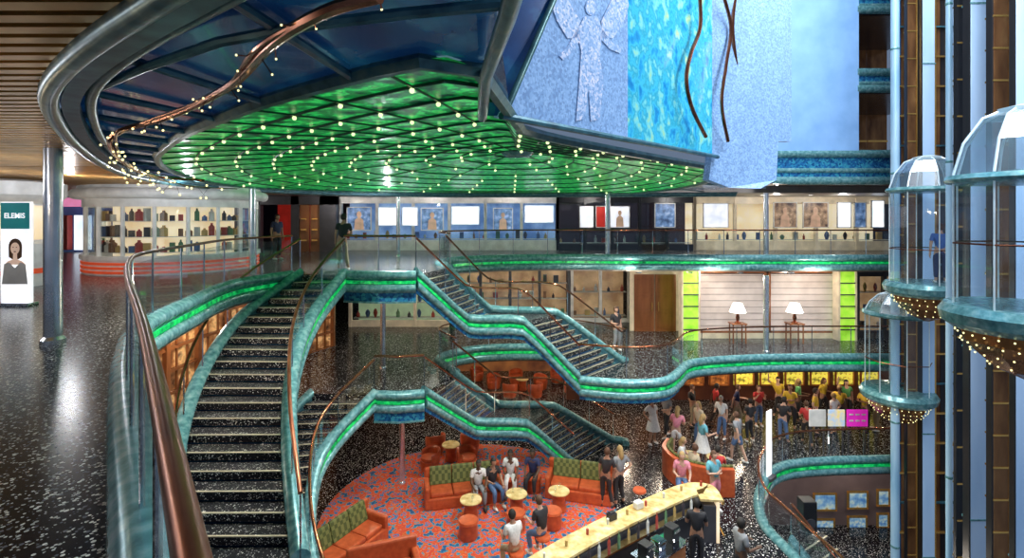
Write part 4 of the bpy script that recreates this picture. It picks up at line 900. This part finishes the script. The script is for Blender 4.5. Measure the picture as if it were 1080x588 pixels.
def person(x,y,z,rz,pose,top,bot,label,sk=0,hr=0,longh=False,shorts=False,sc=1.,group=None,skirt=False):
    D=body(pose)
    if len(D['body'].materials)<3:
        D['body'].materials.clear()
        for mm in (SK[0],EYE,LIP): D['body'].materials.append(mm)
    o=bpy.data.objects.new('person',D['body']); C.objects.link(o); o.location=(x,y,z); o.rotation_euler=(0,0,R(rz)); o.scale=(sc,)*3
    setm(o,SK[sk]); tag(o,label,'person',group)
    def ch(nm,key,m):
        c=bpy.data.objects.new(nm,D[key]); C.objects.link(c); c.parent=o; setm(c,m)
    ch('shirt','shirt',cm(top,COL[top])); kb='skirt' if skirt and 'skirt' in D else ('shorts' if shorts else 'trousers'); ch(kb,kb,cm(bot,COL[bot]))
    ch('hair','long_hair' if longh else 'hair',HR[hr])
    for n in 'LR': ch('shoe','shoe'+n,cm('white' if (sk+hr)%2 else 'black',COL['white' if (sk+hr)%2 else 'black']))
    return o
ST=('stand','down','down');SH=('weight','hip','down');SF=('weight','fore','down');SU=('stand','up','up');WK=('walk','swing','fore');WK2=('walk','down','swing');SI=('sit','lap','lap');SIF=('sit','fore','lap');SW=('weight','wave','down');PE=('perch','fore','fore');SFF=('stand','fore','fore');SX=('weight','cross','cross')
def stand(px,yh,lev,pose,rz,top,bot,label,**k):
    sc=k.setdefault('sc',random.uniform(.93,1.04)); Y=(H-(lev+1.73*sc))*F/(yh-HY); person((px-540)/F*Y,Y,lev,rz,pose,top,bot,label,**k)
z=ZC+.01
person(-1.0,15.1,z,12,SI,'white','grey','person in white top sitting on the left sofa',sk=2)
person(-.6,15.2,z,30,SIF,'black','denim','person in black leaning forward at the right end of the left sofa',sk=1)
person(-.05,15.75,z,0,SIF,'white','white','man in white shirt and pale trousers on a stool mid carpet',sk=2,hr=0)
person(.65,15.8,z,-15,SI,'navy','black','person in dark clothes sitting beside the man in white',sk=2)
person(2.75,14.9,ZC,150,SF,'black','black','person in black standing with back turned beside the bar',sk=1,hr=1)
person(.72,12.4,ZC+.02,-140,PE,'black','denim','person in black shirt perched at the bar with folded arms',sk=0,hr=1)
person(.05,11.8,ZC+.02,-150,PE,'white','khaki','person in white shirt perched at the bottom edge of the bar',sk=1,hr=0)
person(3.15,15.0,ZC,-160,SH,'grey','black','person in grey beside the person in black at the bar',sk=0,hr=2,longh=True)
person(4.95,14.95,ZC,-10,('perch','fore','lap'),'pink','denim','woman in pink top seated at the end of the bar',sk=0,hr=2,longh=True)
person(5.8,14.7,ZC,20,SX,'cyan','pink','person in light blue top between the bar and the curved bench',sk=0,hr=1,shorts=True)
person(4.4,12.2,ZC,160,SFF,'black','black','bartender in black uniform inside the bar',sk=1,hr=0)
person(5.1,11.4,ZC,100,SFF,'grey','black','second bartender in grey at the right inside the bar',sk=2,hr=0)
person(5.45,16.6,z,70,SI,'white','denim','person in white top sitting on the curved bench',sk=0,hr=2,longh=True)
person(5.65,16.0,z,110,SIF,'beige','khaki','person in beige sitting low on the curved bench',sk=1,hr=1)
person(6.35,15.85,z,150,SI,'red','denim','person in red sitting at the right end of the curved bench',sk=1,hr=0)
stand(688,419,ZC,SH,20,'white','white','person in white top and skirt standing left of the lobby crowd',longh=True,hr=0,sk=1,skirt=True)
stand(703,412,ZC,WK,-60,'grey','black','person in grey walking next to the one in white',hr=1)
stand(714,428,ZC,SX,150,'pink','white','person in pink top and white shorts in the crowd',shorts=True,hr=2,longh=True)
stand(730,405,ZC,SF,40,'black','khaki','person in black top and khaki trousers in the crowd',hr=1,sk=1)
stand(737,423,ZC,SH,-70,'beige','denim','person in beige top behind the bench',hr=2,longh=True)
stand(755,404,ZC,WK2,80,'red','black','person in red top in the crowd',sk=2)
stand(761,417,ZC,SF,-40,'white','denim','person in white tee with forearm raised behind the bench',hr=3)
stand(777,405,ZC,WK,60,'navy','khaki','person in navy shirt walking behind the bench',hr=1)
stand(791,420,ZC,SX,190,'black','black','person all in black with back turned near the banner',hr=0,sk=1)
stand(800,406,ZC,SU,0,'red','denim','person in red holding up both hands near the banner',hr=1)
stand(778,434,ZC,WK2,220,'grey','denim','person in grey shirt closest behind the small tables',hr=1,shorts=True)
stand(741,436,ZC,SF,100,'cyan','white','person in pale blue top closest behind the curved bench',hr=2,longh=True,skirt=True)
yc=['leftmost','second','third','fourth','fifth','sixth','seventh','eighth']
for i,px in enumerate((821,834,842,860,868,886,893,912)):
    stand(px,[397,405,399,409,398,406,400,408][i],ZC,[SW,SX,SFF,SH,WK,SF,SW,SX][i],random.uniform(-70,70),'yellow' if i%4!=2 else 'green','black',yc[i]+' person from the left in the yellow and green lobby group',sk=i%3,hr=i%3,longh=i%2==0)
for i,(px,yh,t,b_) in enumerate(((826,418,'black','denim'),(851,423,'red','black'),(879,414,'white','grey'),(925,408,'blue','khaki'))):
    stand(px,yh,ZC,[SX,WK,SH,SF][i],130+37*i,t,b_,'person in %s top standing in front of the yellow group'%t,sk=i%2,hr=i%3)
person(-5.15,15.6,0,200,SF,'black','khaki','man in black tee at the railing at the top of the staircase',sk=1,hr=0)
person(-8.9,19.4,0,60,ST,'navy','black','person in dark clothes right of the curved white shop',sk=1,hr=0)
stand(650,323,ZB,SF,20,'black','grey','person in black on the middle deck near the wooden doors',hr=1)
person((995-540)/F*14.7,14.8,-.29,150,ST,'blue','navy','person in blue riding inside the middle glass lift',hr=1)
# ---------------------------------------------------------------- lights
def lamp(kind,loc,e,col=(1,1,1),size=.1,tgt=None,ang=120,name='lamp',spec=1.):
    l=bpy.data.lights.new(name,kind); l.energy=e; l.color=col; o=bpy.data.objects.new(name,l); C.objects.link(o); o.location=loc; l.specular_factor=spec
    if kind=='AREA': l.size=size
    else: l.shadow_soft_size=size
    if kind=='SPOT': l.spot_size=R(ang); l.spot_blend=.6
    if tgt: o.rotation_euler=(Vector(tgt)-Vector(loc)).to_track_quat('-Z','Y').to_euler()
    return o
lamp('AREA',(8,1,7.5),750,(.9,.95,1),3,(2,7,4),spec=.5)  # added area light out of view, aimed at the blue mosaic wall
lamp('AREA',(11,13,14),2200,(.88,.94,1),6,(10,15,0))
lamp('AREA',(7,6,10),1500,(.92,.96,1),4,(9,14,0),spec=.5)
W=(1,.88,.74)
for x,y in ((-3.5,9),(-1,13),(2.5,12),(3,16.5),(6.5,14),(-4,17)): lamp('SPOT',(x,y,2.4),1050,(1,.95,.88),.08,(x,y,-5),125,spec=.5)
for x,y in ((-9,6),(-7,3.2),(-9.5,11),(-12,8),(-4.5,18.5),(-8.2,13)): lamp('POINT',(x,y,2.35),50,(.9,.93,1),.06,spec=.08)
for x,y in ((-3.2,2.2),(-6,5)): lamp('POINT',(x,y,1.9),9,(1,.8,.55),.05,spec=.05)
for x in (-17,-13,-8,-4,0,4,8,12,15): lamp('POINT',(x,23.2,2.4),60,(1,.95,.9),.06,spec=.4)
for x,y in ((-6.5,17),(-3,21),(1,22),(4.8,20),(8,20),(12,20),(-7.6,9),(-7.8,13),(3,18)): lamp('POINT',(x,y,-.75),85,W,.06,spec=.4)
for x,y in ((-5,17),(-2,23),(2,24),(6,20.5),(9,20.5),(12,20.5),(15,20.5),(5,22.5),(10,22.5),(2,20.5),(-2.6,18.9)): lamp('POINT',(x,y,ZB-.75),90,(1,.8,.58),.06,spec=.4)  # includes added lobby fill points and one brightening the back tub chairs
for x,y in ((10,18.6),(13,18.8),(9,14)): lamp('POINT',(x,y,ZC-.9),60,W,.06)
w=bpy.data.worlds.new('world'); SC.world=w; w.use_nodes=True; w.node_tree.nodes['Background'].inputs[0].default_value=(.5,.68,1,1); w.node_tree.nodes['Background'].inputs[1].default_value=.26
